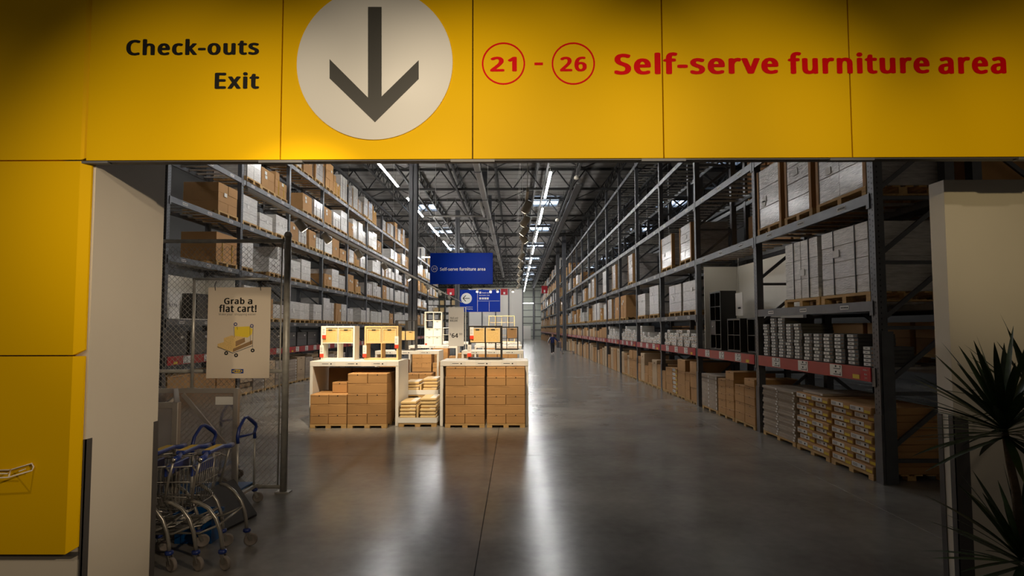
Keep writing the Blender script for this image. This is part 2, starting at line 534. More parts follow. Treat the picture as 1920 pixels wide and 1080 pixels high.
def ordn(i):
    if i < 20:
        return ORD[i]
    return 'twenty-' + ORD[i - 20] if i < 29 else ('thirtieth' if i == 29 else 'thirty-' + ORD[i - 30])
GLYPHS = {
    ' ': (209, []),
    '!': (216, [[131,161,85,161,65,573,151,573],[58,43,59,61,64,75,72,85,83,92,94,96,107,97,120,96,132,92,142,85,151,75,156,61,157,43,156,26,151,12,142,2,132,-6,120,-10,107,-11,94,-10,83,-6,72,2,64,12,59,26]]),
    '$': (459, [[203,39,174,40,145,43,117,47,91,52,69,58,50,66,50,134,70,126,93,118,119,111,148,106,175,103,203,101,203,263,170,273,141,284,116,296,96,310,79,325,66,342,57,362,52,383,50,407,52,432,58,455,69,475,83,492,101,507,122,519,146,529,173,535,203,538,203,609,254,609,254,539,282,538,307,534,332,530,354,524,375,517,395,509,374,450,356,457,337,463,317,468,296,472,275,476,254,478,254,317,288,306,317,296,342,284,364,272,382,258,396,242,406,223,412,202,414,176,409,141,395,111,372,85,340,65,301,51,254,43,254,-47,203,-47],[254,105,283,110,306,117,323,127,335,140,342,155,345,172,344,184,341,195,337,205,330,213,321,221,309,228,294,234,276,240,254,246],[203,476,185,475,169,471,156,466,144,460,135,453,128,444,123,435,120,424,119,413,120,400,122,388,126,377,133,368,141,360,152,352,166,346,183,340,203,334]]),
    '-': (258, [[32,184,32,246,226,246,226,184]]),
    '.': (215, [[58,43,59,61,64,75,72,85,82,92,94,96,107,97,120,96,132,92,142,85,151,75,156,61,157,43,156,26,151,12,142,2,132,-6,120,-10,107,-11,94,-10,82,-6,72,2,64,12,59,26]]),
    '1': (459, [[285,0,216,0,216,400,216,415,216,428,216,439,216,450,217,460,217,470,218,479,218,489,219,499,211,491,203,483,196,477,188,471,179,463,169,455,108,405,71,452,226,573,285,573]]),
    '2': (459, [[417,0,38,0,38,59,188,210,216,238,240,264,261,287,280,309,295,331,306,353,315,376,320,399,322,424,318,453,309,477,294,496,273,510,249,518,221,520,194,519,169,514,147,506,126,495,104,482,83,466,45,513,60,526,77,537,94,548,113,557,132,565,153,572,174,577,197,580,221,581,255,579,285,572,313,562,336,548,356,531,372,510,384,485,391,458,394,428,392,399,386,371,375,344,361,318,344,292,324,267,301,241,275,214,247,185,128,67,128,64,417,64]]),
    '3': (459, [[395,439,394,414,389,392,381,372,370,355,356,339,340,326,321,316,300,307,277,302,277,298,319,290,353,276,379,255,398,229,409,198,413,163,410,131,403,101,390,74,371,50,348,30,318,14,283,2,241,-6,193,-8,164,-7,136,-5,110,-1,85,5,60,13,36,23,36,89,61,78,87,69,114,61,141,56,168,52,194,51,241,55,278,65,305,81,324,104,335,132,339,164,337,187,331,206,320,223,306,236,288,247,265,255,240,261,211,264,179,265,123,265,123,326,180,326,209,327,236,332,259,339,278,350,294,362,307,377,316,394,321,413,323,434,320,460,311,481,295,498,274,511,249,519,219,521,199,521,181,519,164,515,147,511,132,505,117,498,103,491,89,482,75,473,39,521,61,537,87,550,115,563,147,573,181,579,218,581,273,576,317,563,352,540,376,511,390,477]]),
    '4': (459, [[443,130,359,130,359,0,291,0,291,130,17,130,17,190,286,576,359,576,359,193,443,193],[291,374,291,387,291,400,291,412,292,423,292,434,293,444,293,454,294,464,294,474,294,483,295,492,295,500,292,500,287,490,282,479,276,468,270,456,263,446,257,438,86,193,291,193]]),
    '6': (459, [[44,245,45,278,47,310,51,342,57,374,64,404,75,433,87,461,103,486,121,510,143,530,168,548,196,562,228,572,265,578,306,581,318,580,330,580,344,579,356,578,368,576,377,573,377,513,367,516,356,519,344,520,332,522,320,523,308,523,273,521,242,515,216,504,193,491,173,474,158,454,145,431,134,407,127,380,121,352,117,322,115,291,119,291,128,303,138,315,150,326,163,335,178,343,194,350,213,355,233,357,255,358,287,356,316,349,342,338,365,322,384,303,400,279,412,251,419,220,421,184,419,147,411,112,399,82,382,55,361,33,336,15,307,2,275,-5,239,-8,212,-6,187,-1,163,7,140,19,119,35,101,54,84,76,70,103,59,133,51,166,46,204],[238,51,270,55,297,66,320,84,337,109,348,143,351,184,348,218,339,247,324,271,302,289,274,300,241,303,217,301,195,296,175,287,157,276,143,263,131,248,122,232,117,215,115,198,116,181,119,163,123,146,129,129,137,114,146,99,158,85,170,74,185,64,201,57,219,53]]),
    '7': (459, [[109,0,344,508,35,508,35,573,419,573,419,518,187,0]]),
    '9': (459, [[417,328,416,295,414,263,410,231,405,199,397,168,387,139,374,112,358,86,340,63,318,42,293,25,265,11,232,0,195,-6,154,-8,143,-8,130,-7,117,-6,103,-4,92,-2,82,0,82,60,92,57,103,55,115,53,128,51,140,50,152,50,188,52,218,58,245,68,268,82,287,99,303,118,316,141,327,165,334,192,340,221,344,250,346,281,341,281,332,269,322,258,310,247,297,238,282,230,266,223,247,218,227,215,204,214,173,216,144,223,118,235,95,250,76,270,61,294,49,321,42,352,40,387,43,426,50,460,63,491,80,517,101,540,127,557,156,570,188,578,223,581,250,579,275,574,299,565,322,553,342,537,361,518,377,495,391,469,402,439,410,406,415,369],[223,521,192,518,165,507,142,488,124,463,113,429,110,388,113,354,122,325,137,301,158,284,186,273,220,269,244,271,266,276,286,285,304,296,318,310,330,325,339,341,344,358,346,374,345,392,342,409,338,426,332,443,324,459,315,474,304,487,291,499,277,508,260,516,242,520]]),
    'A': (512, [[437,0,368,177,141,177,73,0,0,0,224,575,289,575,512,0],[282,415,280,420,278,428,274,438,271,449,267,461,263,473,260,484,257,493,255,500,252,490,249,479,247,468,244,457,241,447,238,438,235,429,232,421,230,415,165,241,346,241]]),
    'B': (521, [[241,573,307,569,361,558,404,541,434,515,453,478,459,431,457,409,453,389,446,371,437,354,424,340,409,328,392,317,372,309,350,304,350,300,373,295,395,288,415,279,433,267,448,253,461,236,470,215,476,191,478,163,475,130,467,100,454,74,436,52,413,33,385,19,354,8,318,2,279,0,78,0,78,573],[256,329,300,331,334,339,357,352,372,371,381,394,384,423,380,451,369,474,351,490,324,502,289,509,245,511,150,511,150,329],[150,269,150,61,265,61,311,64,346,74,371,91,388,112,398,138,401,168,399,188,395,205,388,221,377,235,362,247,344,256,321,263,293,267,260,269]]),
    'C': (507, [[323,517,294,516,266,510,241,502,217,490,196,474,178,456,162,434,149,410,139,383,131,353,127,321,125,286,128,241,135,200,147,164,164,132,186,105,213,83,244,68,281,58,322,55,347,56,371,58,394,62,416,66,438,72,460,78,460,15,438,8,416,2,393,-2,369,-6,342,-7,312,-8,257,-4,208,8,166,28,130,56,101,90,78,131,62,178,52,230,49,287,51,329,57,369,67,406,81,440,99,471,120,499,145,523,174,543,206,559,242,571,281,578,324,581,353,580,381,577,409,572,435,565,460,557,482,547,453,486,435,494,415,501,394,508,372,513,348,516]]),
    'E': (446, [[398,0,78,0,78,573,398,573,398,509,150,509,150,330,383,330,383,268,150,268,150,63,398,63]]),
    'F': (416, [[150,0,78,0,78,573,398,573,398,509,150,509,150,306,383,306,383,243,150,243]]),
    'G': (584, [[326,302,524,302,524,22,493,12,462,5,431,-1,398,-5,362,-7,323,-8,267,-4,217,8,173,28,136,55,105,89,81,130,63,176,52,229,49,286,53,343,65,395,84,442,111,482,145,517,186,544,233,564,286,577,346,581,377,580,407,577,437,572,465,565,491,557,516,547,489,484,468,493,445,501,421,508,395,513,369,516,342,517,298,514,259,505,225,489,195,468,170,441,150,409,136,373,127,332,124,286,127,243,134,202,146,166,164,133,187,106,216,84,251,68,292,58,340,55,364,55,385,56,404,59,421,61,437,65,452,68,452,238,326,238]]),
    'I': (272, [[239,0,32,0,32,42,99,57,99,515,32,531,32,573,239,573,239,531,172,515,172,57,239,42]]),
    'K': (496, [[496,0,411,0,209,273,150,222,150,0,78,0,78,573,150,573,150,290,166,308,182,327,199,345,215,363,232,381,249,399,403,573,488,573,261,323]]),
    'L': (420, [[78,0,78,573,150,573,150,64,400,64,400,0]]),
    'M': (727, [[330,0,142,502,139,502,140,490,141,477,142,461,142,444,143,426,144,407,144,387,144,367,144,347,144,0,78,0,78,573,184,573,361,103,364,103,544,573,650,573,650,0,578,0,578,352,578,371,579,389,579,408,580,426,580,443,581,460,582,475,583,489,584,501,581,501,390,0]]),
    'R': (499, [[236,573,281,571,320,565,353,555,381,540,404,522,422,500,434,474,442,444,444,410,442,381,437,356,427,334,415,315,401,298,385,285,367,274,349,264,330,257,487,0,403,0,264,237,150,237,150,0,78,0,78,573],[232,510,150,510,150,298,236,298,278,301,312,310,338,325,355,347,366,374,370,407,368,430,363,450,355,467,343,480,328,491,310,500,287,505,261,509]]),
    'S': (440, [[403,153,400,121,392,92,378,66,359,44,335,26,307,11,274,1,238,-6,198,-8,177,-8,157,-7,137,-5,118,-2,100,1,83,4,68,9,54,14,41,19,41,88,62,80,86,72,113,65,142,59,171,56,201,55,228,56,252,60,273,66,290,74,305,85,316,98,324,113,329,129,330,147,329,164,325,180,318,194,308,207,295,218,277,230,255,241,228,253,196,265,172,274,151,284,131,294,114,305,98,317,85,330,74,344,65,359,57,375,52,393,49,413,48,435,51,464,58,490,71,513,89,533,110,550,136,563,165,573,197,579,231,581,262,580,290,577,318,572,343,565,367,558,389,549,366,487,346,495,325,502,302,508,278,513,254,516,229,517,207,516,187,513,169,507,155,499,142,489,133,478,126,464,122,450,121,434,122,416,126,400,133,386,143,373,156,362,172,351,193,341,217,330,246,318,278,306,307,293,332,279,353,264,371,247,385,228,395,206,401,181]]),
    'W': (746, [[735,573,583,0,510,0,399,375,395,387,392,398,389,410,386,421,383,433,380,443,378,454,375,463,373,471,372,478,370,484,370,488,369,484,368,478,367,471,365,463,363,454,361,443,358,433,355,421,352,409,349,397,346,385,342,373,234,0,161,0,10,573,85,573,174,223,177,211,180,199,183,186,185,175,188,163,190,151,193,140,195,129,196,118,198,107,200,97,201,87,203,97,205,108,206,119,209,131,211,142,213,154,216,166,219,179,222,191,225,203,229,215,232,227,333,573,407,573,512,225,516,212,520,200,523,187,526,175,529,163,532,151,534,139,536,128,538,117,540,106,542,96,544,87,545,100,548,114,550,129,553,144,556,159,560,175,564,191,568,207,572,224,660,573]]),
    'X': (470, [[467,0,385,0,233,249,79,0,3,0,193,298,15,573,95,573,236,348,377,573,453,573,276,300]]),
    'a': (450, [[231,437,279,433,318,422,347,403,368,375,381,338,385,293,385,0,334,0,320,61,317,61,304,46,292,33,279,22,265,13,250,5,234,-1,216,-5,195,-7,172,-8,148,-7,124,-2,103,6,84,16,68,30,55,48,45,68,39,92,37,119,43,159,59,192,87,219,127,238,179,251,243,257,316,259,316,285,313,317,306,342,293,359,275,371,253,378,227,380,205,379,183,376,163,370,143,363,124,355,106,347,84,400,104,410,126,419,151,426,177,432,204,436],[252,208,204,203,167,195,141,182,124,165,113,144,110,119,112,97,120,79,132,66,148,56,167,51,188,49,223,52,253,62,279,79,299,103,311,134,315,172,315,210]]),
    'b': (493, [[139,461,139,443,138,426,138,410,137,396,136,383,135,373,139,373,153,390,169,405,189,419,213,429,240,435,272,437,322,431,365,412,401,381,428,338,444,283,449,215,447,168,439,127,427,91,410,61,390,36,365,17,337,3,306,-5,272,-8,240,-6,213,0,189,10,169,24,153,38,139,55,133,55,119,0,68,0,68,609,139,609],[260,379,231,377,207,371,188,361,172,348,159,330,150,308,144,282,140,252,139,217,139,214,142,165,150,125,165,93,187,69,219,55,261,51,297,55,325,69,348,93,363,126,373,166,376,216,373,265,363,306,348,338,325,360,296,374]]),
    'c': (385, [[241,-8,204,-5,170,2,139,15,112,34,88,58,69,87,55,123,47,165,44,213,47,262,56,305,71,342,90,372,114,396,142,415,174,428,208,435,245,438,267,437,288,435,309,431,328,426,344,421,358,415,337,356,323,361,308,365,292,370,275,373,259,375,244,376,217,374,193,368,172,358,155,343,141,325,131,303,123,277,119,247,117,213,119,181,123,152,131,126,141,104,155,86,172,71,191,61,214,55,240,53,262,54,283,56,302,60,319,65,336,71,351,78,351,15,336,8,320,3,304,-2,285,-5,264,-7]]),
    'd': (493, [[221,-8,171,-2,128,17,92,48,65,91,49,146,44,214,49,282,66,338,93,381,128,413,171,432,221,438,243,437,262,434,280,429,296,423,310,416,323,407,335,397,345,386,354,374,359,374,359,383,358,393,356,405,355,418,355,429,354,438,354,609,425,609,425,0,368,0,358,58,354,58,345,46,335,35,323,24,310,15,296,7,279,1,262,-4,242,-7],[232,51,273,55,305,67,328,88,343,117,352,154,355,200,355,213,352,263,343,304,329,336,306,360,274,375,231,379,196,374,168,359,146,334,130,300,120,260,117,213,120,165,130,125,146,93,168,69,197,55]]),
    'e': (452, [[234,438,269,435,301,427,329,414,354,396,374,373,390,346,402,315,409,281,411,244,411,201,117,201,122,157,134,119,154,90,181,69,215,56,254,52,280,53,305,56,327,60,348,66,370,73,392,82,392,20,370,11,349,4,327,-1,304,-5,279,-7,251,-8,212,-5,176,3,143,17,114,36,90,61,70,91,56,126,47,167,44,212,47,257,55,297,68,333,86,364,108,390,134,411,164,426,198,435],[233,380,202,377,175,366,154,348,137,323,125,293,119,257,338,257,336,281,333,302,326,322,318,338,306,353,292,364,276,373,256,378]]),
    'f': (276, [[266,375,158,375,158,0,87,0,87,375,12,375,12,408,87,432,87,457,89,492,95,522,104,547,116,568,132,585,152,597,174,606,199,612,227,613,244,613,259,612,274,609,287,606,300,603,310,599,292,544,283,546,273,549,262,552,251,554,239,555,228,556,206,553,189,545,175,532,166,513,160,489,158,458,158,430,266,430]]),
    'g': (493, [[221,438,248,436,273,431,297,422,319,409,338,393,355,373,359,373,369,430,425,430,425,-7,423,-46,416,-80,404,-109,388,-135,367,-155,341,-172,310,-183,274,-190,233,-192,202,-192,174,-189,147,-186,122,-180,99,-174,78,-165,78,-100,99,-110,123,-118,149,-125,177,-130,206,-133,237,-134,271,-130,300,-119,324,-101,341,-77,352,-48,355,-13,355,4,355,11,356,21,356,32,357,43,357,51,358,57,354,57,338,37,320,21,299,8,275,-1,250,-6,221,-8,170,-2,126,18,91,51,65,95,49,149,44,214,49,278,65,332,91,377,126,411,169,431],[230,379,207,376,187,370,169,359,153,344,140,326,130,303,123,277,119,247,117,213,120,165,130,124,146,92,169,68,197,54,232,50,253,51,271,53,288,58,303,65,315,74,326,85,336,98,343,113,349,131,353,151,355,173,356,197,356,214,355,251,350,282,343,309,332,331,319,348,302,362,281,371,257,377]]),
    'h': (496, [[139,431,139,420,138,410,138,399,137,389,136,379,135,370,140,370,149,385,161,397,174,407,188,416,204,424,221,429,238,434,255,436,273,437,306,435,335,430,360,421,382,408,399,391,413,370,423,344,429,314,431,280,431,0,361,0,361,275,358,307,351,333,338,353,319,367,295,376,265,379,235,377,210,370,189,360,173,347,160,329,150,308,144,283,140,254,139,222,139,0,68,0,68,609,139,609]]),
    'i': (207, [[139,430,139,0,68,0,68,430],[104,591,115,590,124,586,133,580,140,572,144,560,145,546,144,532,140,521,133,512,124,506,115,502,104,501,93,502,83,506,75,512,68,521,64,532,63,546,64,560,68,572,75,580,83,586,93,590]]),
    'k': (428, [[138,291,138,282,137,270,137,257,136,244,135,232,135,221,138,221,142,226,146,232,152,240,159,248,165,256,172,264,178,272,184,279,189,285,326,430,409,430,235,246,421,0,336,0,187,200,138,158,138,0,68,0,68,609,138,609]]),
    'l': (207, [[139,0,68,0,68,609,139,609]]),
    'm': (750, [[540,438,584,434,621,421,649,401,669,371,681,330,685,280,685,0,615,0,615,277,613,308,606,333,594,353,577,367,555,376,528,379,490,374,460,362,438,342,423,315,414,280,411,237,411,0,342,0,342,277,341,298,337,317,332,333,325,347,315,359,303,367,289,374,272,377,253,379,227,377,204,370,185,360,170,347,158,329,150,308,144,283,140,255,139,223,139,0,68,0,68,430,125,430,136,371,140,371,149,385,160,398,173,409,186,418,201,425,217,431,233,435,249,437,266,438,298,436,325,430,349,420,369,406,386,388,398,366,402,366,418,388,438,406,461,420,486,430,512,436]]),
    'n': (496, [[275,438,322,434,361,421,391,401,413,371,426,330,431,280,431,0,361,0,361,275,358,307,351,333,338,353,319,367,295,376,265,379,222,374,189,361,166,338,151,308,142,269,139,223,139,0,68,0,68,430,125,430,136,371,140,371,150,385,162,398,175,409,190,418,206,425,222,431,239,435,257,437]]),
    'o': (485, [[442,216,440,181,436,150,428,121,417,95,404,71,388,51,369,33,348,18,324,7,299,-1,271,-6,241,-8,214,-6,188,-1,163,7,140,18,119,33,100,51,84,71,70,95,59,121,51,150,46,181,44,216,47,261,55,301,68,336,87,367,110,392,137,412,169,426,204,435,244,438,281,435,316,426,347,412,374,392,398,367,417,336,431,301,439,261],[117,216,119,184,123,154,130,128,141,105,155,86,172,71,192,59,216,53,243,51,270,53,294,59,314,71,331,86,345,105,356,128,363,154,367,184,369,216,367,248,363,277,355,303,345,325,331,344,314,359,294,370,270,376,242,379,202,374,171,359,147,335,130,303,120,263]]),
    'p': (493, [[273,438,322,432,365,413,401,383,428,339,444,284,449,216,447,170,439,129,427,93,410,62,390,37,365,17,337,3,306,-5,272,-8,251,-7,231,-4,213,1,197,7,182,15,170,24,158,33,148,44,139,55,134,55,135,45,136,33,137,20,138,7,139,-5,139,-16,139,-192,68,-192,68,430,126,430,136,371,139,371,148,383,158,394,170,405,182,414,197,422,213,429,231,434,251,437],[260,379,233,377,210,371,190,362,174,349,161,333,152,313,145,289,141,261,139,229,139,216,140,182,144,152,150,126,159,103,172,85,188,70,208,59,233,53,261,51,286,53,308,60,326,72,341,88,354,108,364,131,371,157,375,186,376,217,373,262,363,302,348,334,325,359,296,374]]),
    'r': (331, [[269,438,277,438,286,437,295,437,304,436,312,435,319,433,310,368,303,370,296,371,287,372,279,373,271,374,264,374,248,373,232,369,217,363,202,355,189,346,176,334,166,321,156,305,149,289,143,270,140,251,139,229,139,0,68,0,68,430,126,430,134,351,137,351,147,367,158,381,170,395,183,407,198,418,214,426,231,433,249,437]]),
    's': (384, [[348,119,346,92,339,69,327,49,311,32,292,18,268,6,241,-2,210,-6,176,-8,148,-7,122,-5,99,-1,78,5,59,11,42,19,42,83,60,75,81,67,104,60,128,54,153,50,178,49,211,51,236,57,256,66,269,79,277,94,280,112,279,123,276,132,271,141,264,150,253,158,239,167,222,176,200,185,174,196,148,206,124,217,103,228,84,239,69,252,57,266,48,283,43,302,41,324,46,358,61,386,85,408,118,425,157,435,202,438,228,437,252,434,275,430,298,424,319,417,339,409,315,353,297,360,278,366,258,372,238,377,218,379,197,380,171,379,149,374,131,366,118,356,111,343,108,328,109,317,113,307,119,298,127,290,139,282,154,274,172,266,193,256,219,246,245,236,268,226,289,215,306,203,321,191,333,176,341,159,346,140]]),
    't': (289, [[212,50,222,50,233,51,245,53,255,54,264,56,272,59,272,5,263,1,253,-2,240,-4,226,-6,213,-8,200,-8,178,-7,157,-3,138,4,120,13,104,27,91,44,82,66,76,93,74,125,74,375,13,375,13,409,75,437,103,528,144,528,144,430,269,430,269,375,144,375,144,127,146,103,153,83,163,69,177,58,193,52]]),
    'u': (496, [[427,430,427,0,370,0,359,57,356,57,346,43,334,31,321,20,306,11,290,4,273,-1,256,-5,238,-7,220,-8,187,-6,159,-1,134,8,112,21,95,38,81,59,71,85,65,114,63,148,63,430,135,430,135,153,137,122,145,96,158,76,176,62,200,53,230,51,260,53,285,59,306,69,323,82,336,100,345,121,352,146,356,175,357,206,357,430]]),
    'v': (407, [[163,0,0,430,75,430,167,176,171,164,176,151,180,137,185,123,189,109,193,96,197,83,199,72,201,63,204,63,207,72,210,84,214,96,218,110,222,124,227,138,232,152,237,165,241,176,332,430,407,430,244,0]]),
    'x': (424, [[170,220,22,430,102,430,213,268,322,430,402,430,253,220,410,0,330,0,213,172,94,0,14,0]]),
    'y': (409, [[1,430,76,430,169,185,174,171,179,157,184,144,188,130,193,117,196,105,200,92,203,80,205,68,209,68,212,83,217,100,224,121,231,142,238,164,245,186,333,430,409,430,224,-59,213,-85,201,-108,188,-130,173,-148,157,-164,138,-176,117,-185,94,-191,67,-192,55,-192,44,-192,34,-190,25,-189,16,-188,9,-186,9,-130,15,-131,22,-132,30,-133,38,-134,47,-135,56,-135,72,-134,86,-131,99,-126,110,-118,121,-110,130,-99,138,-87,145,-73,152,-59,174,-2]]),
    '|': (442, [[192,609,250,609,250,-193,192,-193]]),
}
# ------------------------------------------------------------------ the setting
WY = 4.0                      # front face of the yellow portal
# floor: a base with concrete slabs, joints between them
fl = struct(MB().box(-18, 16, -3.5, 112.4, -0.3, -0.012).build('floor', 'hole'))
SL = 4.6
slab = MB().cbox(0.004, SL - 0.004, 0.004, SL - 0.004, -0.011, 0.0, 0.0015).mesh('slab', 'concrete')
x0s = -0.36 - 4 * SL
for i in range(8):
    for j in range(26):
        x, y = x0s + i * SL, -4.4 + j * SL
        if x + SL > -18.2 and x < 15.8:
            ob('slab', slab, fl, (x, y, 0))

# hall shell
mb = MB()
mb.box(-18, 16, 112, 112.4, 0, 12)
wf = struct(mb.build('wall_far', 'end_wall'))
mb = MB()
for k in range(9):
    mb.box(-18, 16, 111.9, 112, 0.5 + k * 1.3, 0.62 + k * 1.3)
for x in (-13, -6.6, -2.6, 0.2, 3.4, 9):
    mb.box(x, x + 0.35, 111.75, 112, 0, 12)
mb.build('girt', 'steel_dark', wf)
mb = MB()
mb.box(1.2, 3.0, 111.85, 112, 0, 2.6)
mb.build('dock_door', 'table_white', wf)
struct(MB().box(-18.4, -18, 4, 112.4, 0, 12).build('wall_hall_left', 'hall_wall'))
struct(MB().box(16, 16.4, 4, 112.4, 0, 12).build('wall_hall_right', 'hall_wall'))

# ceiling: ribbed steel deck with joists and girders
CZ = 11.5
mb = MB()
vs, fs = [], []
k = 0
y = 4.2
prof = []
while y < 112.4:
    prof += [(y, CZ), (y + 0.55, CZ), (y + 0.6, CZ + 0.045), (y + 0.85, CZ + 0.045)]
    y += 0.9
for (yy, zz) in prof:
    vs += [(-18.4, yy, zz), (16.4, yy, zz)]
fs = [(2 * i, 2 * i + 2, 2 * i + 3, 2 * i + 1) for i in range(len(prof) - 1)]
mb.add(vs, fs)
mb.box(-18.4, 16.4, 4.2, 112.4, CZ + 0.1, CZ + 0.3)
ce = struct(mb.build('ceiling', 'ceiling_deck'))


def truss(p, q, depth, pitch, chord, web):
    mb = MB()
    p, q = Vector(p), Vector(q)
    L = (q - p).length
    d = (q - p) / L
    dz = Vector((0, 0, -depth))
    mb.bar(p, q, chord, chord)
    mb.bar(p + dz, q + dz, chord, chord)
    nn = int(L / pitch)
    for i in range(nn):
        a, b_ = p + d * (i * pitch), p + d * ((i + 1) * pitch)
        mid = (a + b_) / 2
        mb.bar(a, mid + dz, web)
        mb.bar(mid + dz, b_, web)
    return mb


jm = truss((0, 4.6, CZ - 0.08), (0, 112, CZ - 0.08), 0.62, 1.3, 0.09, 0.045).mesh('joist', 'joist')
for i in range(15):
    ob('joist', jm, ce, (-17.2 + i * 2.3, 0, 0))
gm = truss((-18, 0, CZ - 0.1), (16, 0, CZ - 0.1), 1.15, 1.7, 0.13, 0.07).mesh('girder', 'joist')
for j in range(14):
    ob('girder', gm, ce, (0, 9.0 + j * 7.8, 0))
mb = MB()
for x in (-12.6, -9.0, -5.95, -3.4, 1.62, 3.2, 7.0):
    mb.bar((x, 5, CZ - 1.3), (x, 112, CZ - 1.3), 0.10, 0.14)
mb.build('purlin', 'joist', ce)
brm = MB()
brm.bar((-2.3, 0, CZ - 0.1), (0, 0, CZ - 1.15), 0.05)
brm.bar((2.3, 0, CZ - 0.1), (0, 0, CZ - 1.15), 0.05)
brm = brm.mesh('sway_brace', 'joist')
for j in range(13):
    for i in range(6):
        ob('sway_brace', brm, ce, (-14.9 + i * 4.6, 12.9 + j * 7.8, 0))

# skylights
sk = MB()
sk.box(-0.95, 0.95, -1.1, 1.1, -0.02, 0.02)
skm = sk.mesh('pane', 'skylight')
sb_ = MB()
for x in (-1.0, -0.32, 0.32, 1.0):
    sb_.box(x - 0.05, x + 0.05, -1.2, 1.2, -0.18, 0.03)
for y in (-1.15, 1.15):
    sb_.box(-1.05, 1.05, y - 0.05, y + 0.05, -0.18, 0.03)
skf = sb_.mesh('window_frame', 'steel')
wn = 0
for x, ys in ((2.15, [40.5 + 10.9 * k for k in range(7)]), (-6.9, [42.0 + 10.9 * k for k in range(6)]), (11.5, [30 + 10.9 * k for k in range(8)])):
    for y in ys:
        wn += 1
        w = struct(ob('window_%d' % wn, skf, None, (x, y, CZ - 0.08)))
        ob('pane', skm, w, (0, 0, 0))

# columns standing in the hall
for (px, d, w) in ((774, 25.0, 0.36), (857.5, 44.0, 0.36), (1058.5, 53.3, 0.36), (1046.5, 61.0, 0.36)):
    x = at_y(px, 616, d).x
    mb = MB()
    mb.box(-w / 2, w / 2, -w / 2, -w / 2 + 0.03, 0, CZ - 0.05)
    mb.box(-w / 2, w / 2, w / 2 - 0.03, w / 2, 0, CZ - 0.05)
    mb.box(-0.02, 0.02, -w / 2, w / 2, 0, CZ - 0.05)
    mb.box(-w / 2 - 0.08, w / 2 + 0.08, -w / 2 - 0.08, w / 2 + 0.08, 0, 0.03)
    struct(mb.build('column', 'steel_dark', None, (x, d, 0)))

# ------------------------------------------------------------------ the yellow portal
JB = 4.87
xj = at_y(162, 480, WY).x
LZ = at_y(960, 297, WY).z       # underside of the lintel
wl = struct(MB().box(-7.5, xj, WY + 0.06, JB, 0, 5.0).build('wall_left', 'white_wall'))
wlin = struct(MB().box(xj, 6.5, WY + 0.03, WY + 0.07, LZ, 5.2).build('wall_front', 'hole'))
xs = [at_y(p, 300, WY).x for p in (160, 525, 886, 1245, 1599, 1953, 2310)]
for i in range(6):
    MB().cbox(xs[i] + 0.004, xs[i + 1] - 0.004, WY, WY + 0.03, LZ - 0.002, 5.2, 0.002).build('panel', 'yellow', wlin)
    MB().box(xs[i] - 0.16, xs[i] + 0.16, WY + 0.004, WY + 0.05, LZ - 0.022, LZ - 0.004).build('bracket', 'steel_dark', wlin)
MB().box(xj, 6.5, WY + 0.01, WY + 0.08, LZ - 0.012, LZ - 0.003).build('bottom_rail', 'guard', wlin)
# panels of the wall beside the opening
zr = [at_y(80, p, WY).z for p in (301, 667, 1041)]
xl = at_y(157, 500, WY).x
fold = 0.035
for (z1, z0) in ((5.2, zr[0]), (zr[0], zr[1]), (zr[1], zr[2])):
    for k in range(2):
        xa, xb = xl - 1.9 * (k + 1), xl - 1.9 * k
        mb = MB()
        a = z0 + 0.005
        b_ = z1 - 0.005
        if k == 0:
            fw = at_y(152, 500, WY).x
            mb.box(xa + 0.004, fw - fold, WY, WY + 0.045, a, b_)
            mb.add([(fw - fold, WY, a), (xb, WY + 0.04, a + fold), (xb, WY + 0.04, b_), (fw - fold, WY, b_), (fw - fold, WY + 0.045, a), (xb, WY + 0.055, a + fold), (xb, WY + 0.055, b_), (fw - fold, WY + 0.045, b_)],
                   [(0, 1, 2, 3), (1, 5, 6, 2), (5, 4, 7, 6), (0, 4, 5, 1), (3, 2, 6, 7)])
        else:
            mb.cbox(xa + 0.004, xb - 0.004, WY, WY + 0.045, a, b_, 0.003)
        mb.build('panel', 'yellow', wl)
MB().box(-7.5, xl, WY + 0.03, WY + 0.06, zr[2] - 0.02, zr[2]).build('panel_rail', 'guard', wl)
# corner guards
gz = 1.31
xg = at_y(147, 1060, WY + 0.05).x
MB().box(xg, xj + 0.006, WY + 0.052, WY + 0.06, 0, gz).build('corner_guard', 'guard', wl)
MB().box(xj, xj + 0.006, WY + 0.052, WY + 0.115, 0, gz).build('corner_guard', 'guard', wl)
MB().box(xj, xj + 0.006, JB - 0.055, JB + 0.006, 0, gz).build('corner_guard', 'guard', wl)

# wall on the other side, set back
RY = 4.70
xr = at_y(1775, 480, RY).x
zt = at_y(1850, 337, RY).z
wr = struct(MB().box(xr, 8.5, RY, JB, 0, zt).build('wall_right', 'white_wall'))
for (a, b_) in ((RY - 0.006, RY + 0.05), (JB - 0.05, JB + 0.004)):
    MB().box(xr - 0.006, xr, a, b_, 0, 1.37).build('corner_guard', 'guard', wr)
MB().box(xr - 0.006, xr + 0.115, RY - 0.006, RY, 0, 1.37).build('corner_guard', 'guard', wr)

# ------------------------------------------------------------------ portal lettering
Y = WY - 0.003


def px_text(name, body, mat, px0, px1, py0, py1, y, label=None, cat=None, bold=0.02, space=1.05, parent=None, group=None):
    a, b_ = at_y(px0, py1, y), at_y(px1, py0, y)
    o = text_fit(name, body, mat, a.x, b_.x, a.z, b_.z, y, parent, bold, space)
    if label:
        tag(o, label, cat, group)
    return o


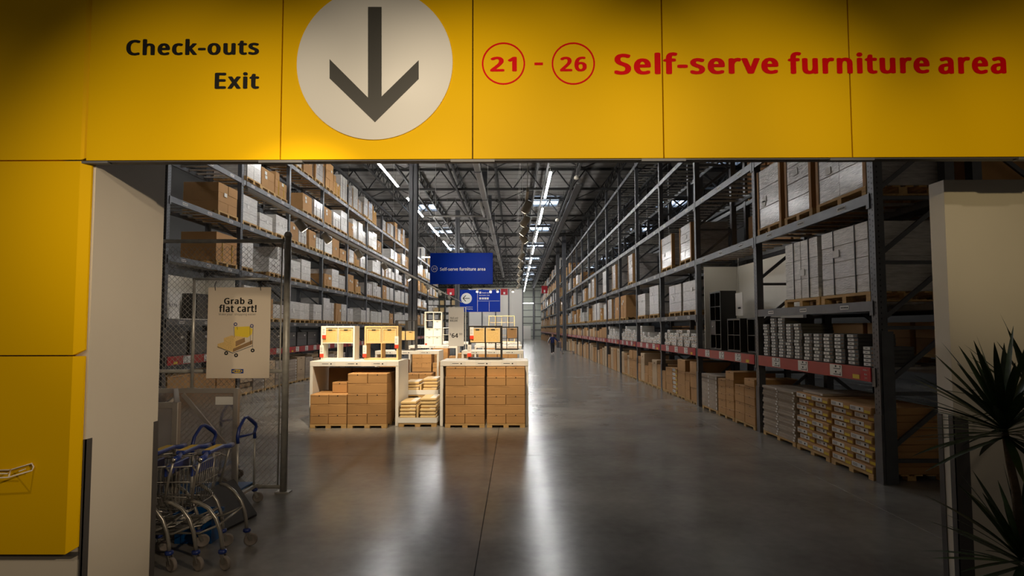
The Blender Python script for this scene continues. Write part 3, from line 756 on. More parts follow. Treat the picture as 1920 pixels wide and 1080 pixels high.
px_text('sign_lettering', 'Check-outs', 'letter_black', 236, 486, 72, 104, Y, 'black Check-outs lettering on the yellow portal panel', 'lettering', 0.036, 1.0)
px_text('sign_lettering', 'Exit', 'letter_black', 402, 486, 135, 167, Y, 'black Exit lettering under the Check-outs line on the yellow panel', 'lettering', 0.036, 1.0)
px_text('sign_lettering', 'Self-serve', 'letter_red', 1152, 1459, 97, 140, Y, 'large red Self-serve lettering on the yellow portal', 'lettering', 0.036, 1.0)
px_text('sign_lettering', 'furniture', 'letter_red', 1478, 1742, 96, 139, Y, 'large red furniture lettering across a panel joint of the yellow portal', 'lettering', 0.036, 1.0)
px_text('sign_lettering', 'area', 'letter_red', 1760, 1886, 106, 139, Y, 'large red area lettering at the end of the portal line', 'lettering', 0.036, 1.0)
for (t, cx, lab) in (('21', 944, 'red ringed numeral twenty-one, beside the round arrow sign'), ('26', 1075, 'red ringed numeral twenty-six, beside the word Self-serve')):
    th = thing('ringed_number', lab, 'number', tuple(at_y(cx, 119, Y)))
    c = th.location
    o = px_text('numeral', t, 'letter_red', cx - 25, cx + 25, 106, 134, Y, parent=None, bold=0.034, space=1.0)
    o.parent = th
    o.location = -c
    r_ = 41.5 / F * WY
    mb = MB()
    N = 64
    vs, fs = [], []
    for k in range(N):
        a = 2 * math.pi * k / N
        for rr, yy in ((r_, 0), (r_ - 0.0115, 0), (r_ - 0.0115, 0.003), (r_, 0.003)):
            vs.append((rr * math.cos(a), yy, rr * math.sin(a)))
    for k in range(N):
        j = (k + 1) % N
        for e in range(4):
            g_ = (e + 1) % 4
            fs.append((k * 4 + e, k * 4 + g_, j * 4 + g_, j * 4 + e))
    mb.add(vs, fs)
    mb.build('ring', 'letter_red', th)
a, b_ = at_y(1002, 122, Y), at_y(1018, 117, Y)
tag(MB().cbox(a.x, b_.x, Y, Y + 0.003, a.z, b_.z, 0.0008).build('sign_dash', 'letter_red'), 'short red dash between the ringed numbers 21 and 26', 'lettering')

# round arrow sign
c = at_y(703, 119, WY)
th = thing('arrow_sign', 'round white sign with a dark arrow pointing down on the portal', 'sign', (c.x, WY - 0.012, c.z))
MB().lathe([(0.569, 0.0), (0.571, 0.003), (0.571, 0.011)], (0, 0, 0), 96, axis='y').build('disc', 'disc_white', th)
P = [(690, 13), (715.5, 13), (715.5, 181), (785, 113), (785, 148), (703, 229), (618, 147), (618, 111), (690, 183)]
pts = []
for p in P:
    q = at_y(p[0], p[1], WY - 0.014)
    pts.append((q.x - c.x, q.z - c.z))
pts = pts[::-1]
MB().prism(pts, -0.003, 0.0).build('arrow', 'arrow_grey', th)

# wire holder hooked on the lowest yellow panel
wh = thing('wire_holder', 'small white wire leaflet holder on the lowest yellow panel', 'holder', tuple(at_y(30, 890, WY)))


def wpt(px, py, y):
    q = at_y(px, py, y)
    return (q.x - wh.location.x, q.y - wh.location.y, q.z - wh.location.z)


mb = MB()
mb.tube([wpt(-60, 884, 3.99), wpt(20, 881, 3.99), wpt(60, 869, 3.99), wpt(63, 875, 3.99), wpt(60, 882, 3.99), wpt(16, 895, 3.86), wpt(-60, 899, 3.86)], 0.0055, 8)
mb.tube([wpt(-60, 888, 3.93), wpt(15, 888, 3.93)], 0.005, 8)
mb.tube([wpt(20, 881, 3.985), wpt(16, 895, 3.86)], 0.005, 8)
mb.tube([wpt(-60, 884, 3.99), wpt(-64, 875, 3.99), wpt(-62, 890, 3.93), wpt(-60, 899, 3.86)], 0.005, 8)
mb.build('wire_tray', 'wire_white', wh)
mb = MB()
mb.tube([wpt(35, 884, 3.96), wpt(48, 879, 3.995)], 0.004, 6)
mb.build('hook', 'wire_white', wh)
# ------------------------------------------------------------------ pallets, loads, cartons
def pallet_mb(w, d, mb=None, m=0, z=0.0):
    mb = mb or MB()
    for k in range(3):
        x = -w / 2 + k * (w - 0.1) / 2
        mb.box(x, x + 0.1, 0, d, z, z + 0.02, m)
        for j in range(3):
            y = j * (d - 0.12) / 2
            mb.box(x, x + 0.1, y, y + 0.12, z + 0.02, z + 0.095, m)
    for j in range(3):
        y = j * (d - 0.12) / 2
        mb.box(-w / 2, w / 2, y, y + 0.12, z + 0.095, z + 0.115, m)
    for j in range(6):
        y = j * (d - 0.11) / 5
        mb.box(-w / 2, w / 2, y, y + 0.11, z + 0.115, z + 0.137, m)
    return mb


PH = 0.138
_pal = {}


def pallet_mesh(w, d):
    k = (round(w, 2), round(d, 2))
    if k not in _pal:
        _pal[k] = pallet_mb(*k).mesh('pallet', 'pallet_wood')
    return _pal[k]


def stack_mb(w, d, h, kind, seed, mb=None, mo=0, z=0.0):
    """the goods on a pallet: rows of cartons, wrapped or strapped; materials: 0 skin, 1 corner board, 2 label, 3 strap"""
    q = random.Random(seed)
    mb = mb or MB()
    n = max(2, int(round(h / q.choice((0.26, 0.33, 0.42)))))
    c = q.choice((1, 1, 2)) if kind in ('film', 'grey', 'strap') else q.choice((1, 2, 2, 3))
    lh = h / n
    j = 0.004 if kind in ('film', 'grey', 'strap') else 0.012
    for i in range(n):
        cc = c if (i % 2 == 0 or kind != 'brown') else max(1, c - 1)
        if kind == 'ragged' and i == n - 1:
            cc = 1
        for k in range(cc):
            wa = -w / 2 + k * w / c if (kind == 'ragged' and i == n - 1) else -w / 2 + k * w / cc
            wb = wa + (w / c if (kind == 'ragged' and i == n - 1) else w / cc)
            o = q.uniform(0, j * 1.6)
            mb.cbox(wa + (0.001 if j < 0.01 else 0.003), wb - (0.001 if j < 0.01 else 0.003), o, d - q.uniform(0, j), z + i * lh + 0.0006, z + (i + 1) * lh - 0.0006, 0.007 if j < 0.01 else 0.006, mo)
    if kind == 'grey':
        for sx in (-1, 1):
            x = sx * w / 2
            mb.box(min(x, x - sx * 0.07), max(x, x - sx * 0.07), -0.006, 0.0, z, z + h, mo + 1)
            mb.box(min(x, x + sx * 0.005), max(x, x + sx * 0.005), -0.006, 0.09, z, z + h, mo + 1)
    if kind in ('strap', 'ragged'):
        for x in (-w * 0.22, w * 0.24):
            mb.box(x - 0.009, x + 0.009, -0.005, d * 0.9, z, z + h + (0.004 if kind == 'strap' else -h / n + 0.004), mo + 3)
    if kind != 'ragged' or q.random() < 0.5:
        for k in range(q.choice((1, 1, 2))):
            x, zz = q.uniform(-0.35, 0.2) * w, z + h * q.uniform(0.35, 0.7)
            mb.box(x, x + 0.16, -0.009, -0.001, zz, zz + 0.11, mo + 2)
    return mb


LOADMAT = {'film': ['film', 'card', 'label', 'strap'], 'grey': ['film_grey', 'card', 'label', 'strap'], 'brown': ['card', 'card', 'label', 'strap'],
           'ragged': ['card', 'card', 'label', 'strap'], 'strap': ['film', 'card_light', 'label', 'strap_black']}
LOADLOOK = {'film': 'pale film-wrapped load', 'grey': 'grey film-wrapped load with cardboard corners', 'brown': 'brown carton load', 'ragged': 'uneven brown carton load with yellow straps',
            'strap': 'pale wrapped load with black straps'}
_ld = {}


def load_mesh(w, d, h, kind, var):
    k = (math.floor(w * 10 + 0.01) / 10, math.floor(h * 6 + 0.01) / 6, kind, var)
    if k not in _ld:
        _ld[k] = stack_mb(k[0], d, max(0.25, k[1]), kind, hash(k[:2]) % 1000 + var).mesh('goods', LOADMAT[kind])
    return _ld[k]


def pallet_load(loc, rz, w, d, h, kind, label, var=0, group='loaded pallets in the racking'):
    t = thing('pallet_load', label, 'pallet load', loc, rz, group)
    ob('pallet', pallet_mesh(w, d), t)
    ob('goods', load_mesh(w, d, h, kind, var), t, (0, 0.01, PH))
    return t


_ct = {}


def carton_mesh(w, d, h, style):
    k = (round(w, 3), round(d, 3), round(h, 3), style)
    if k in _ct:
        return _ct[k]
    mb = MB()
    c = min(0.008, h * 0.12)
    mb.cbox(-w / 2, w / 2, 0, d, 0, h, c)
    mats = ['card', 'hole', 'label', 'seam', 'label_yellow']
    if style == 'drawer':                     # hand hole and lid seam
        mb.box(-w / 2 + 0.01, w / 2 - 0.01, -0.0015, 0.002, h * 0.80, h * 0.80 + 0.004, 3)
        mb.lathe([(0.013, -0.002), (0.013, 0.002)], (0, 0, h * 0.86), 8, 1, axis='y', smooth=False)
    elif style == 'plain':
        mb.box(-w * 0.3, w * 0.08, -0.0015, 0.002, h * 0.88, h * 0.9, 3)
        mb.box(-0.025, 0.025, 0.01, d - 0.01, h - 0.001, h + 0.001, 3)
    elif style == 'labelled':
        mb.box(-w * 0.46, w * 0.16, -0.002, 0.002, h * 0.2, h * 0.82, 2)
        mb.box(w * 0.2, w * 0.46, -0.002, 0.002, h * 0.1, h * 0.5, 4)
        mb.lathe([(0.017, -0.004), (0.017, 0.0)], (0.0, 0, h * 0.52), 8, 1, axis='y', smooth=False)
        for q in range(3):
            mb.box(-w * 0.42, -w * 0.2, -0.0035, -0.001, h * (0.34 + 0.14 * q), h * (0.39 + 0.14 * q), 1)
    elif style == 'dark':
        mats = ['dark_print', 'hole', 'label', 'seam', 'label_yellow']
        mb.box(-w * 0.46, w * 0.12, -0.002, 0.002, h * 0.16, h * 0.86, 2)
        mb.box(-w * 0.28, -w * 0.08, -0.0035, -0.001, h * 0.45, h * 0.6, 1)
        mb.box(w * 0.22, w * 0.42, -0.002, 0.001, h * 0.3, h * 0.6, 3)
    elif style == 'flat':
        mats = ['card_grey', 'hole', 'label', 'seam', 'label_yellow']
        mb.box(w * 0.40, w * 0.49, -0.0015, 0.002, h * 0.2, h * 0.8, 2)
    elif style == 'light':
        mats = ['card_light', 'hole', 'label', 'seam', 'label_yellow']
        mb.box(-w * 0.1, w * 0.1, -0.0015, 0.002, h * 0.85, h * 0.9, 3)
    elif style == 'white':
        mats = ['label', 'hole', 'label', 'card', 'label_yellow']
        mb.box(-w * 0.5 + 0.01, w * 0.5 - 0.01, -0.0015, 0.002, h * 0.02, h * 0.14, 3)
        mb.box(-w * 0.2, w * 0.1, -0.0015, 0.002, h * 0.4, h * 0.6, 1)
    elif style == 'charcoal':
        mats = ['guard', 'hole', 'label', 'seam', 'label_yellow']
        mb.box(-w * 0.4, w * 0.4, -0.0015, 0.002, h * 0.48, h * 0.5, 1)
        mb.box(w * 0.22, w * 0.34, -0.0015, 0.002, h * 0.7, h * 0.8, 2)
    elif style == 'darkbrown':
        mats = ['card_dark', 'hole', 'label', 'seam', 'label_yellow']
        mb.box(-w * 0.4, w * 0.4, -0.0015, 0.002, h * 0.48, h * 0.5, 3)
    _ct[k] = mb.mesh('carton', mats)
    return _ct[k]


STYLE = {'drawer': 'brown carton with a round hand hole', 'plain': 'plain brown carton', 'labelled': 'brown carton with white label and yellow tape', 'dark': 'dark grey carton with white label',
         'flat': 'pale flat pack', 'light': 'light brown carton', 'white': 'small white-ended carton', 'darkbrown': 'dark brown carton', 'charcoal': 'charcoal carton'}
CNAME = {'drawer': 'carton', 'plain': 'carton', 'labelled': 'labelled_carton', 'dark': 'storage_carton', 'flat': 'flat_pack', 'light': 'tall_carton', 'white': 'small_carton', 'darkbrown': 'large_carton', 'charcoal': 'large_carton'}


def carton(loc, rz, w, d, h, style, label, group):
    return tag(ob(CNAME[style], carton_mesh(w, d, h, style), None, loc, rz), label, 'carton', group)


LOWP = 0.085
_lp = {}


def low_pallet(w, d):
    k = (round(w, 2), round(d, 2))
    if k not in _lp:
        mb = MB()
        for i in range(3):
            x = -k[0] / 2 + i * (k[0] - 0.11) / 2
            for j in range(3):
                y = j * (k[1] - 0.12) / 2
                mb.box(x, x + 0.11, y, y + 0.12, 0, 0.05)
        for j in range(3):
            y = j * (k[1] - 0.12) / 2
            mb.box(-k[0] / 2, k[0] / 2, y, y + 0.12, 0.05, 0.066)
        for j in range(6):
            y = j * (k[1] - 0.11) / 5
            mb.box(-k[0] / 2, k[0] / 2, y, y + 0.11, 0.066, 0.084)
        _lp[k] = mb.mesh('pallet', 'pallet_wood')
    return _lp[k]


def floor_pallet(loc, rz, w, d, label):
    t = tag(ob('pallet', low_pallet(w, d), None, loc, rz), label, 'pallet', 'wooden pallets on the floor')
    return t


# ------------------------------------------------------------------ racks
BAYW = {}


class Rack:
    def __init__(s, name, label, sgn, face, y0, bay, nb, levels, rname):
        s.sgn, s.face, s.y0, s.bay, s.nb, s.lv, s.rname = sgn, face, y0, bay, nb, levels, rname
        s.occ = {}
        s.rz = -math.pi / 2 if sgn > 0 else math.pi / 2
        s.t = thing(name, label, 'racking', (0, 0, 0))

    def X(s, w):
        return s.face + s.sgn * w

    def yk(s, k):
        return s.y0 + s.bay * k

    def bx(s, mb, w0, w1, y0, y1, z0, z1, m=0):
        a, b_ = sorted((s.X(w0), s.X(w1)))
        return mb.box(a, b_, y0, y1, z0, z1, m)

    def build(s, top=9.6, depth=1.12, near=5, skip=()):
        PW = 0.13
        nl = len(s.lv)
        for k in range(s.nb + 1):
            y = s.yk(k)
            pm = MB()
            # two C-shaped posts
            fr = ob('upright_frame', None, s.t)
            fr.location = (0, y, 0)
            for w0 in (0.0, depth - PW):
                mb = MB()
                tk = 0.012
                s.bx(mb, w0, w0 + tk if w0 == 0 else w0 + PW, 0, PW, 0, top)
                if w0 == 0:
                    s.bx(mb, w0 + tk, w0 + PW, 0, tk, 0, top)
                    s.bx(mb, w0 + tk, w0 + PW, PW - tk, PW, 0, top)
                s.bx(mb, w0 - 0.02, w0 + PW + 0.02, -0.02, PW + 0.02, 0, 0.012)
                if k < near and w0 == 0:
                    s.bx(mb, -0.012, PW + 0.01, -0.012, PW + 0.012, 0.012, 0.92, 0)
                    s.bx(mb, 0.03, PW + 0.06, -0.02, -0.012, 0.012, 2.05 if k == 0 else 0.92, 0)
                mb.build('post', 'steel', fr)
            if k < 4:
                mb = MB()
                zz = 0.95
                while zz < top - 0.1:
                    for yo in (0.035, 0.095):
                        xx = s.X(-0.002)
                        dz = 0.03 if yo > 0.05 else 0
                        mb.add([(xx, yo - 0.009, zz + dz), (xx, yo, zz + dz + 0.016), (xx, yo + 0.009, zz + dz), (xx, yo, zz + dz - 0.02)], [(0, 1, 2, 3)])
                    if k == 0:
                        xx = s.X(0.05)
                        mb.add([(xx - 0.009, -0.002, zz), (xx, -0.002, zz + 0.016), (xx + 0.009, -0.002, zz), (xx, -0.002, zz - 0.02)], [(0, 1, 2, 3)])
                    zz += 0.075 if k < 2 else 0.15
                tag(mb.build('perforation', 'hole', fr), None, None, None, 'stuff')
            mb = MB()
            z = 0.30
            while z < top - 0.9:
                mb.bar((s.X(PW), PW / 2, z), (s.X(depth - PW), PW / 2, z), 0.04, 0.05)
                mb.bar((s.X(PW), PW / 2, z + 0.14), (s.X(depth - PW), PW / 2, z + 0.84), 0.035, 0.06)
                z += 0.9
            mb.build('brace', 'steel', fr)
        # beams
        L = s.bay - PW
        for (li, (z0, z1, kind)) in enumerate(s.lv):
            h = z1 - z0
            mb = MB()
            s.bx(mb, -0.01, 0.045, 0, L, z0, z1)
            s.bx(mb, 0.045, 0.06, 0, L, z1 - 0.05, z1)
            s.bx(mb, -0.016, 0.0, -0.05, 0.02, z0 - 0.06, z1 - 0.002)
            s.bx(mb, -0.016, 0.0, L - 0.02, L + 0.05, z0 - 0.06, z1 - 0.002)
            if kind == 'grey':
                for e in range(3):
                    yy = L * (0.17 + 0.33 * e)
                    s.bx(mb, -0.0125, -0.009, yy - 0.11, yy + 0.11, z0 + h * 0.3, z0 + h * 0.72, 1)
                    for q in range(5):
                        s.bx(mb, -0.0135, -0.012, yy - 0.09 + q * 0.038, yy - 0.064 + q * 0.038, z0 + h * 0.42, z0 + h * 0.6, 2)
            bm_ = mb.mesh('beam', ['steel', 'label', 'hole'])
            if kind == 'red':
                mb = MB()
                s.bx(mb, -0.02, -0.011, 0.03, L - 0.03, z0, z1)
                s.bx(mb, -0.026, -0.02, 0.03, 0.26, z0 + 0.002, z1 - 0.002, 3)
                for e in range(3):
                    yy = L * (0.24 + 0.27 * e)
                    s.bx(mb, -0.025, -0.019, yy - 0.16, yy + 0.16, z0 + 0.02, z1 - 0.012, 1)
                    for q in range(2):
                        zq = z0 + 0.05 + 0.085 * q
                        s.bx(mb, -0.0275, -0.024, yy - 0.11, yy + 0.06, zq - 0.012, zq - 0.002, 2)
                        s.bx(mb, -0.0275, -0.024, yy - 0.02, yy + 0.015, zq + 0.016, zq + 0.044, 2)
                    for (q, sg) in ((z1 - 0.04, 1), (z0 + 0.05, -1)):
                        xx = s.X(-0.0275)
                        mb.add([(xx, yy - 0.14, q), (xx, yy - 0.12, q + 0.025 * sg), (xx, yy - 0.10, q)], [(0, 1, 2)], 2)
                        s.bx(mb, -0.0275, -0.024, yy - 0.124, yy - 0.116, min(q, q - 0.03 * sg), max(q, q - 0.03 * sg), 2)
                s.bx(mb, -0.025, -0.019, 0.29, 0.45, z0 + 0.02, z0 + 0.08, 4)
                cov = mb.mesh('beam_cover', ['red_beam', 'label', 'hole', 'sign_red', 'label_yellow'])
            rb = MB()
            s.bx(rb, depth - 0.06, depth - 0.01, 0, L, z1 - 0.11, z1)
            rbm = rb.mesh('beam', 'steel')
            for k in range(s.nb):
                if (k, li) in skip:
                    continue
                y = s.yk(k) + PW
                o = ob('beam', bm_, s.t, (0, y, 0))
                if kind == 'red':
                    ob('beam_cover', cov, o)
                ob('beam', rbm, s.t, (0, y, 0))
        # deck bars across each level
        far = MB()
        dbm = MB()
        s.bx(dbm, 0.062, depth - 0.062, -0.045, 0.045, -0.035, -0.002)
        dbm = dbm.mesh('deck_bar', 'galv')
        cnt = 0
        NB = 9
        for k in range(s.nb):
            for (li, (z0, z1, kind)) in enumerate(s.lv):
                if (k, li) in skip:
                    continue
                for e in range(NB):
                    y = s.yk(k) + PW + (e + 0.5) * L / NB
                    if cnt < 290:
                        ob('deck_bar', dbm, s.t, (0, y, z1))
                        cnt += 1
                    elif li >= 1:
                        s.bx(far, 0.062, depth - 0.062, y - 0.045, y + 0.045, z1 - 0.035, z1 - 0.002)
        tag(far.build('deck_bars_beyond', 'galv', s.t), None, None, None, 'stuff')

    def load(s, k, li, u, w, h, kind, spotname, var=0, out=0.0, d=1.05):
        """u: centre along the bay as a fraction of its clear length"""
        z = s.lv[li][1] + 0.001
        y = s.yk(k) + 0.13 + u * (s.bay - 0.13)
        w = min(w, 1.3)
        y = min(max(y, s.yk(k) + 0.17 + w / 2), s.yk(k + 1) - 0.04 - w / 2)
        if li + 1 < len(s.lv):
            h = min(h, s.lv[li + 1][0] - z - PH - 0.06)
        occ = s.occ.setdefault((k, li), [])
        if any(a < y + w / 2 + 0.012 and b_ > y - w / 2 - 0.012 for a, b_ in occ):
            return None
        occ.append((y - w / 2, y + w / 2))
        lab = '%s, %s level, %s bay from entrance, %s, %s spot' % (LOADLOOK[kind], ordn(li + 1), ordn(k), s.rname, spotname)
        if len(lab.replace(',', '').split()) > 16:
            lab = lab.replace(' with cardboard corners', '').replace(' with yellow straps', ' in straps').replace(' from entrance', '')
        return pallet_load((s.X(0.02 - out), y, z), s.rz, w, d, h, kind, lab, var)


RR = Rack('pallet_rack', 'long grey racking row with red beam covers along the aisle, plant side', 1, 4.93, 7.66, 3.79, 27,
          [(1.35, 1.55, 'red'), (2.33, 2.47, 'grey'), (3.82, 3.97, 'grey'), (5.40, 5.55, 'grey'), (6.96, 7.10, 'grey'), (8.70, 8.85, 'grey')], 'plant-side rack')
RR.build(9.55, 1.12, 5, skip={(1, 1)})
RL = Rack('pallet_rack', 'long grey racking row behind the chain-link fence, full of wrapped pallets', -1, -8.6, 13.62, 3.70, 13,
          [(1.20, 1.42, 'red'), (2.20, 2.35, 'grey'), (3.80, 3.95, 'grey'), (5.27, 5.42, 'grey'), (6.68, 6.83, 'grey'), (8.28, 8.43, 'grey')], 'fence-side rack')
RL.build(9.4, 1.12, 2)

RB = Rack('pallet_rack', 'second grey racking row standing back to back with the plant-side rack', -1, 7.42, 7.66, 3.79, 5,
          [(1.35, 1.55, 'plain'), (2.33, 2.47, 'plain'), (3.82, 3.97, 'plain'), (5.40, 5.55, 'plain')], 'rear rack')
RB.build(9.55, 1.12, 0)
for k in range(4):
    for li in range(4):
        if k > 1 and li > 0:
            continue
        for e in range(3):
            RB.load(k, li, (e + 0.5) / 3, 1.1, 1.1 if li else 0.55, 'brown', ('nearer', 'middle', 'further')[e], e + 6)

# lettering on the end cover of the nearest red beam
th = thing('bin_lettering', 'small white aisle and bin lettering on the end of the first red cover', 'lettering', (4.93, 7.9, 1.45))
for (t, z, hh, w) in (('Aisle 1', 0.045, 0.028, 0.12), ('Bin', -0.015, 0.025, 0.06), ('31', -0.07, 0.028, 0.05)):
    o = text_fit('lettering', t, 'sign_white', -w / 2, w / 2, z, z + hh, -0.001, th, 0.01)
    o.rotation_euler = (0, 0, -math.pi / 2)
    o.location = (-0.027, 0.03, 0)

# ---- loads, plant-side rack: hand placed near the entrance
SPN = ['nearer', 'middle', 'further', 'end']


def at_right(px):
    return 4.93 * F / (px - 967.0)


def rload(k, li, pxa, pxb, pyt, kind, spn, var=0, d=1.05):
    ya, yb = at_right(pxb), at_right(pxa)
    s_ = F / yb
    h = H + (616 - pyt) / s_ - RR.lv[li][1] - PH
    L = RR.bay - 0.13
    u = ((ya + yb) / 2 - RR.yk(k) - 0.13) / L
    RR.load(k, li, u, (yb - ya) - 0.01, max(0.3, h), kind, spn, var, d=d)


for a in ((0, 1, 1468, 1533, 455, 'strap', 'further', 1), (0, 1, 1536, 1628, 428, 'strap', 'nearer', 2),
          (0, 2, 1421, 1466, 310, 'grey', 'further', 3), (0, 2, 1472, 1525, 255, 'grey', 'middle', 4), (0, 2, 1531, 1628, 240, 'grey', 'nearer', 5),
          (2, 2, 1234, 1262, 447, 'grey', 'further', 6), (2, 2, 1274, 1296, 423, 'grey', 'nearer', 7),
          (3, 2, 1177, 1186, 478, 'grey', 'middle', 8) , (2, 1, 1251, 1277, 535, 'film', 'further', 9), (2, 1, 1279, 1304, 527, 'film', 'nearer', 10),
          (3, 1, 1215, 1234, 536, 'film', 'nearer', 11), (3, 1, 1192, 1208, 548, 'film', 'further', 12), (4, 2, 1133, 1141, 506, 'film', 'further', 13),
          (4, 2, 1147, 1154, 500, 'grey', 'nearer', 14), (4, 1, 1136, 1149, 560, 'grey', 'middle', 15), (4, 1, 1160, 1173, 553, 'brown', 'nearer', 16), (5, 2, 1107, 1116, 515, 'grey', 'middle', 17)):
    k, li = a[0], a[1]
    if k in (3, 4, 5):                      # find the bay the pixels fall in
        k = int((at_right((a[2] + a[3]) / 2) - RR.y0) / RR.bay)
    rload(k, *a[1:])
KW = ['film'] * 4 + ['grey'] * 2 + ['brown'] * 3 + ['ragged'] * 2 + ['strap']
q = random.Random(21)
far_r = MB()
for k in range(5, 27):
    for li in range(1, 6):
        fill = {1: 0.93, 2: 0.62 if k > 6 else 0.3, 3: 0.0 if k < 9 else 0.75, 4: 0.0 if k < 11 else 0.7, 5: 0.0 if k < 13 else 0.6}[li]
        for e in range(3):
            if q.random() > fill:
                continue
            if k == 5 and li == 2 and e == 1:
                continue
            w, h = q.uniform(0.85, 1.12), q.uniform(0.65, 1.2) if li < 5 else q.uniform(0.7, 1.1)
            kd = q.choice(KW)
            u = (e + 0.5) / 3 + q.uniform(-0.009, 0.009)
            if k < 17:
                RR.load(k, li, u, w, h, kd, SPN[e], q.randrange(6), out=q.uniform(-0.05, 0.05))
            else:
                z = RR.lv[li][1] + 0.004
                y = RR.yk(k) + 0.13 + u * (RR.bay - 0.13)
                mi = {'film': 0, 'grey': 0, 'strap': 0, 'brown': 1, 'ragged': 1}[kd]
                far_r.box(4.93, 5.95, y - w / 2, y + w / 2, z + PH, z + PH + h * 0.6, mi)
                far_r.box(4.95, 5.95, y - w / 2 + 0.02, y + w / 2 - 0.02, z + PH + h * 0.61, z + PH + h, mi)
                far_r.box(4.93, 5.95, y - w / 2, y + w / 2, z, z + PH - 0.01, 2)
for k in range(13, 27):
    for li, zb, hm in ((0, 1.556, 0.7), (-1, 0.01, 1.1)):
        for e in range(5):
            y = RR.yk(k) + 0.2 + e * 0.7
            h = q.uniform(0.6, 1.0) * hm
            far_r.box(4.95, 5.95, y, y + 0.66, zb, zb + h, 1)
            far_r.box(4.94, 5.95, y + 0.03, y + 0.6, zb, zb + h * 0.5, 1)
o = tag(far_r.build('distant_pallet_loads', ['film', 'card', 'pallet_wood']), 'mass of wrapped loads and cartons at the far end of the plant-side racking', 'pallet loads', None, 'stuff')

# ---- loads, fence-side rack
q = random.Random(5)
for k in range(0, 13):
    for li in range(1, 6):
        e = 0
        if k == 0:
            if li in (3, 5):
                RL.load(0, li, 0.80, 1.15, 0.95, 'brown', 'further', 3)
            if li == 2:
                RL.load(0, li, 0.80, 1.2, 0.95, 'ragged', 'further', 2)
            continue
        n = q.choice((3, 3, 3, 4))
        for e in range(n):
            if q.random() < 0.10:
                continue
            lim = {1: 1.2, 2: 1.1, 3: 1.05, 4: 1.2, 5: 1.35}[li]
            h = q.uniform(0.5, 0.95) * lim
            kd = q.choice(['film'] * 4 + ['strap'] + ['brown', 'ragged']) if li in (1, 2) else q.choice(['film'] * 5 + ['grey'] * 2 + ['strap'] + ['brown'] * 2 + ['ragged'] * 2)
            if li == 1:
                kd = 'film' if q.random() < 0.85 else 'brown'
            RL.load(k, li, (e + 0.5) / n + q.uniform(-0.008, 0.008), min(1.1, 3.25 / n), h, kd, SPN[e], q.randrange(6), out=q.uniform(-0.04, 0.08))

# ---- cartons at floor and shelf height, plant-side rack
RZ = -math.pi / 2


def rcol(y0, y1, z, n, h, style, labf, group, x=4.90, d=0.95, jit=0.015, seed=0, ncol=1, hv=0.0):
    """a column of n cartons between y0 and y1 (y0 nearer)"""
    qq = random.Random(seed * 131 + int(y0 * 1000))
    w = (y1 - y0) - 0.008
    zz = z
    for i in range(n):
        hh = h
        carton((x + qq.uniform(0, jit), (y0 + y1) / 2 + qq.uniform(-0.003, 0.003), zz), RZ, w, d, hh - 0.0015, style, labf(i), group)
        zz += hh


PHF = LOWP + 0.001
# first bay: dark cartons on the red shelf; labelled cartons and flat packs on the floor
for ci, (px, n) in enumerate(((1620, 5), (1590, 8), (1566, 8), (1545, 8), (1526, 8), (1508, 8), (1490, 11), (1474, 11), (1460, 13), (1446, 13), (1432, 11))):
    y = at_right(px)
    rcol(y - 0.135, y + 0.135, 1.556, n, 0.0565, 'dark', lambda i, ci=ci: 'dark grey carton with white label, %s up, %s column from the end post' % (ordn(i), ordn(ci)),
         'dark cartons on the first shelf', x=4.95, d=0.55, jit=0.02, seed=ci)
for (gi, y0, nm) in ((0, 7.83, 'end-post pallet'), (1, 8.90, 'middle pallet')):
    w = 1.02
    floor_pallet((4.90, y0 + w / 2, 0.001), RZ, w, 1.05, 'wooden pallet under labelled cartons on the floor of the first bay, %s' % ('by the end post' if gi == 0 else 'in the middle'))
    hh = 0.101
    for i in range(9):
        for c in range(2):
            rec = (i % 2 == 1)
            xx = 4.90 + (0.05 if rec else 0.0) + 0.01 * ((i * 3 + c) % 2)
            wv = w / 2 - 0.006 - (0.02 if rec else 0)
            carton((xx, y0 + w * (0.25 + 0.5 * c), PHF + i * hh), RZ, wv, 0.95, hh - 0.0015, 'labelled',
                   'brown carton with white label and yellow tape, %s layer, %s, %s' % (ordn(i), 'nearer of the pair' if c == 0 else 'further of the pair', nm), 'labelled cartons in the first bay')
floor_pallet((4.92, 10.65, 0.001), RZ, 1.28, 1.05, 'wooden pallet under pale flat packs on the floor of the first bay')
for i in range(19):
    for c in range(2):
        carton((4.91 + 0.012 * ((i * 7 + c * 3) % 3), 10.02 + 0.64 * c + 0.31, PHF + i * 0.0465), RZ, 0.625, 0.95, 0.045, 'flat', 'pale flat pack, %s layer from the pallet, %s stack in the first bay' % (ordn(i), 'nearer' if c == 0 else 'further'), 'pale flat packs in the first bay')
carton((4.95, 9.45, PHF + 9 * 0.101 + 0.001), RZ, 0.62, 0.9, 0.04, 'flat', 'single pale flat pack lying on top of the middle pallet of labelled cartons', 'pale flat packs in the first bay')

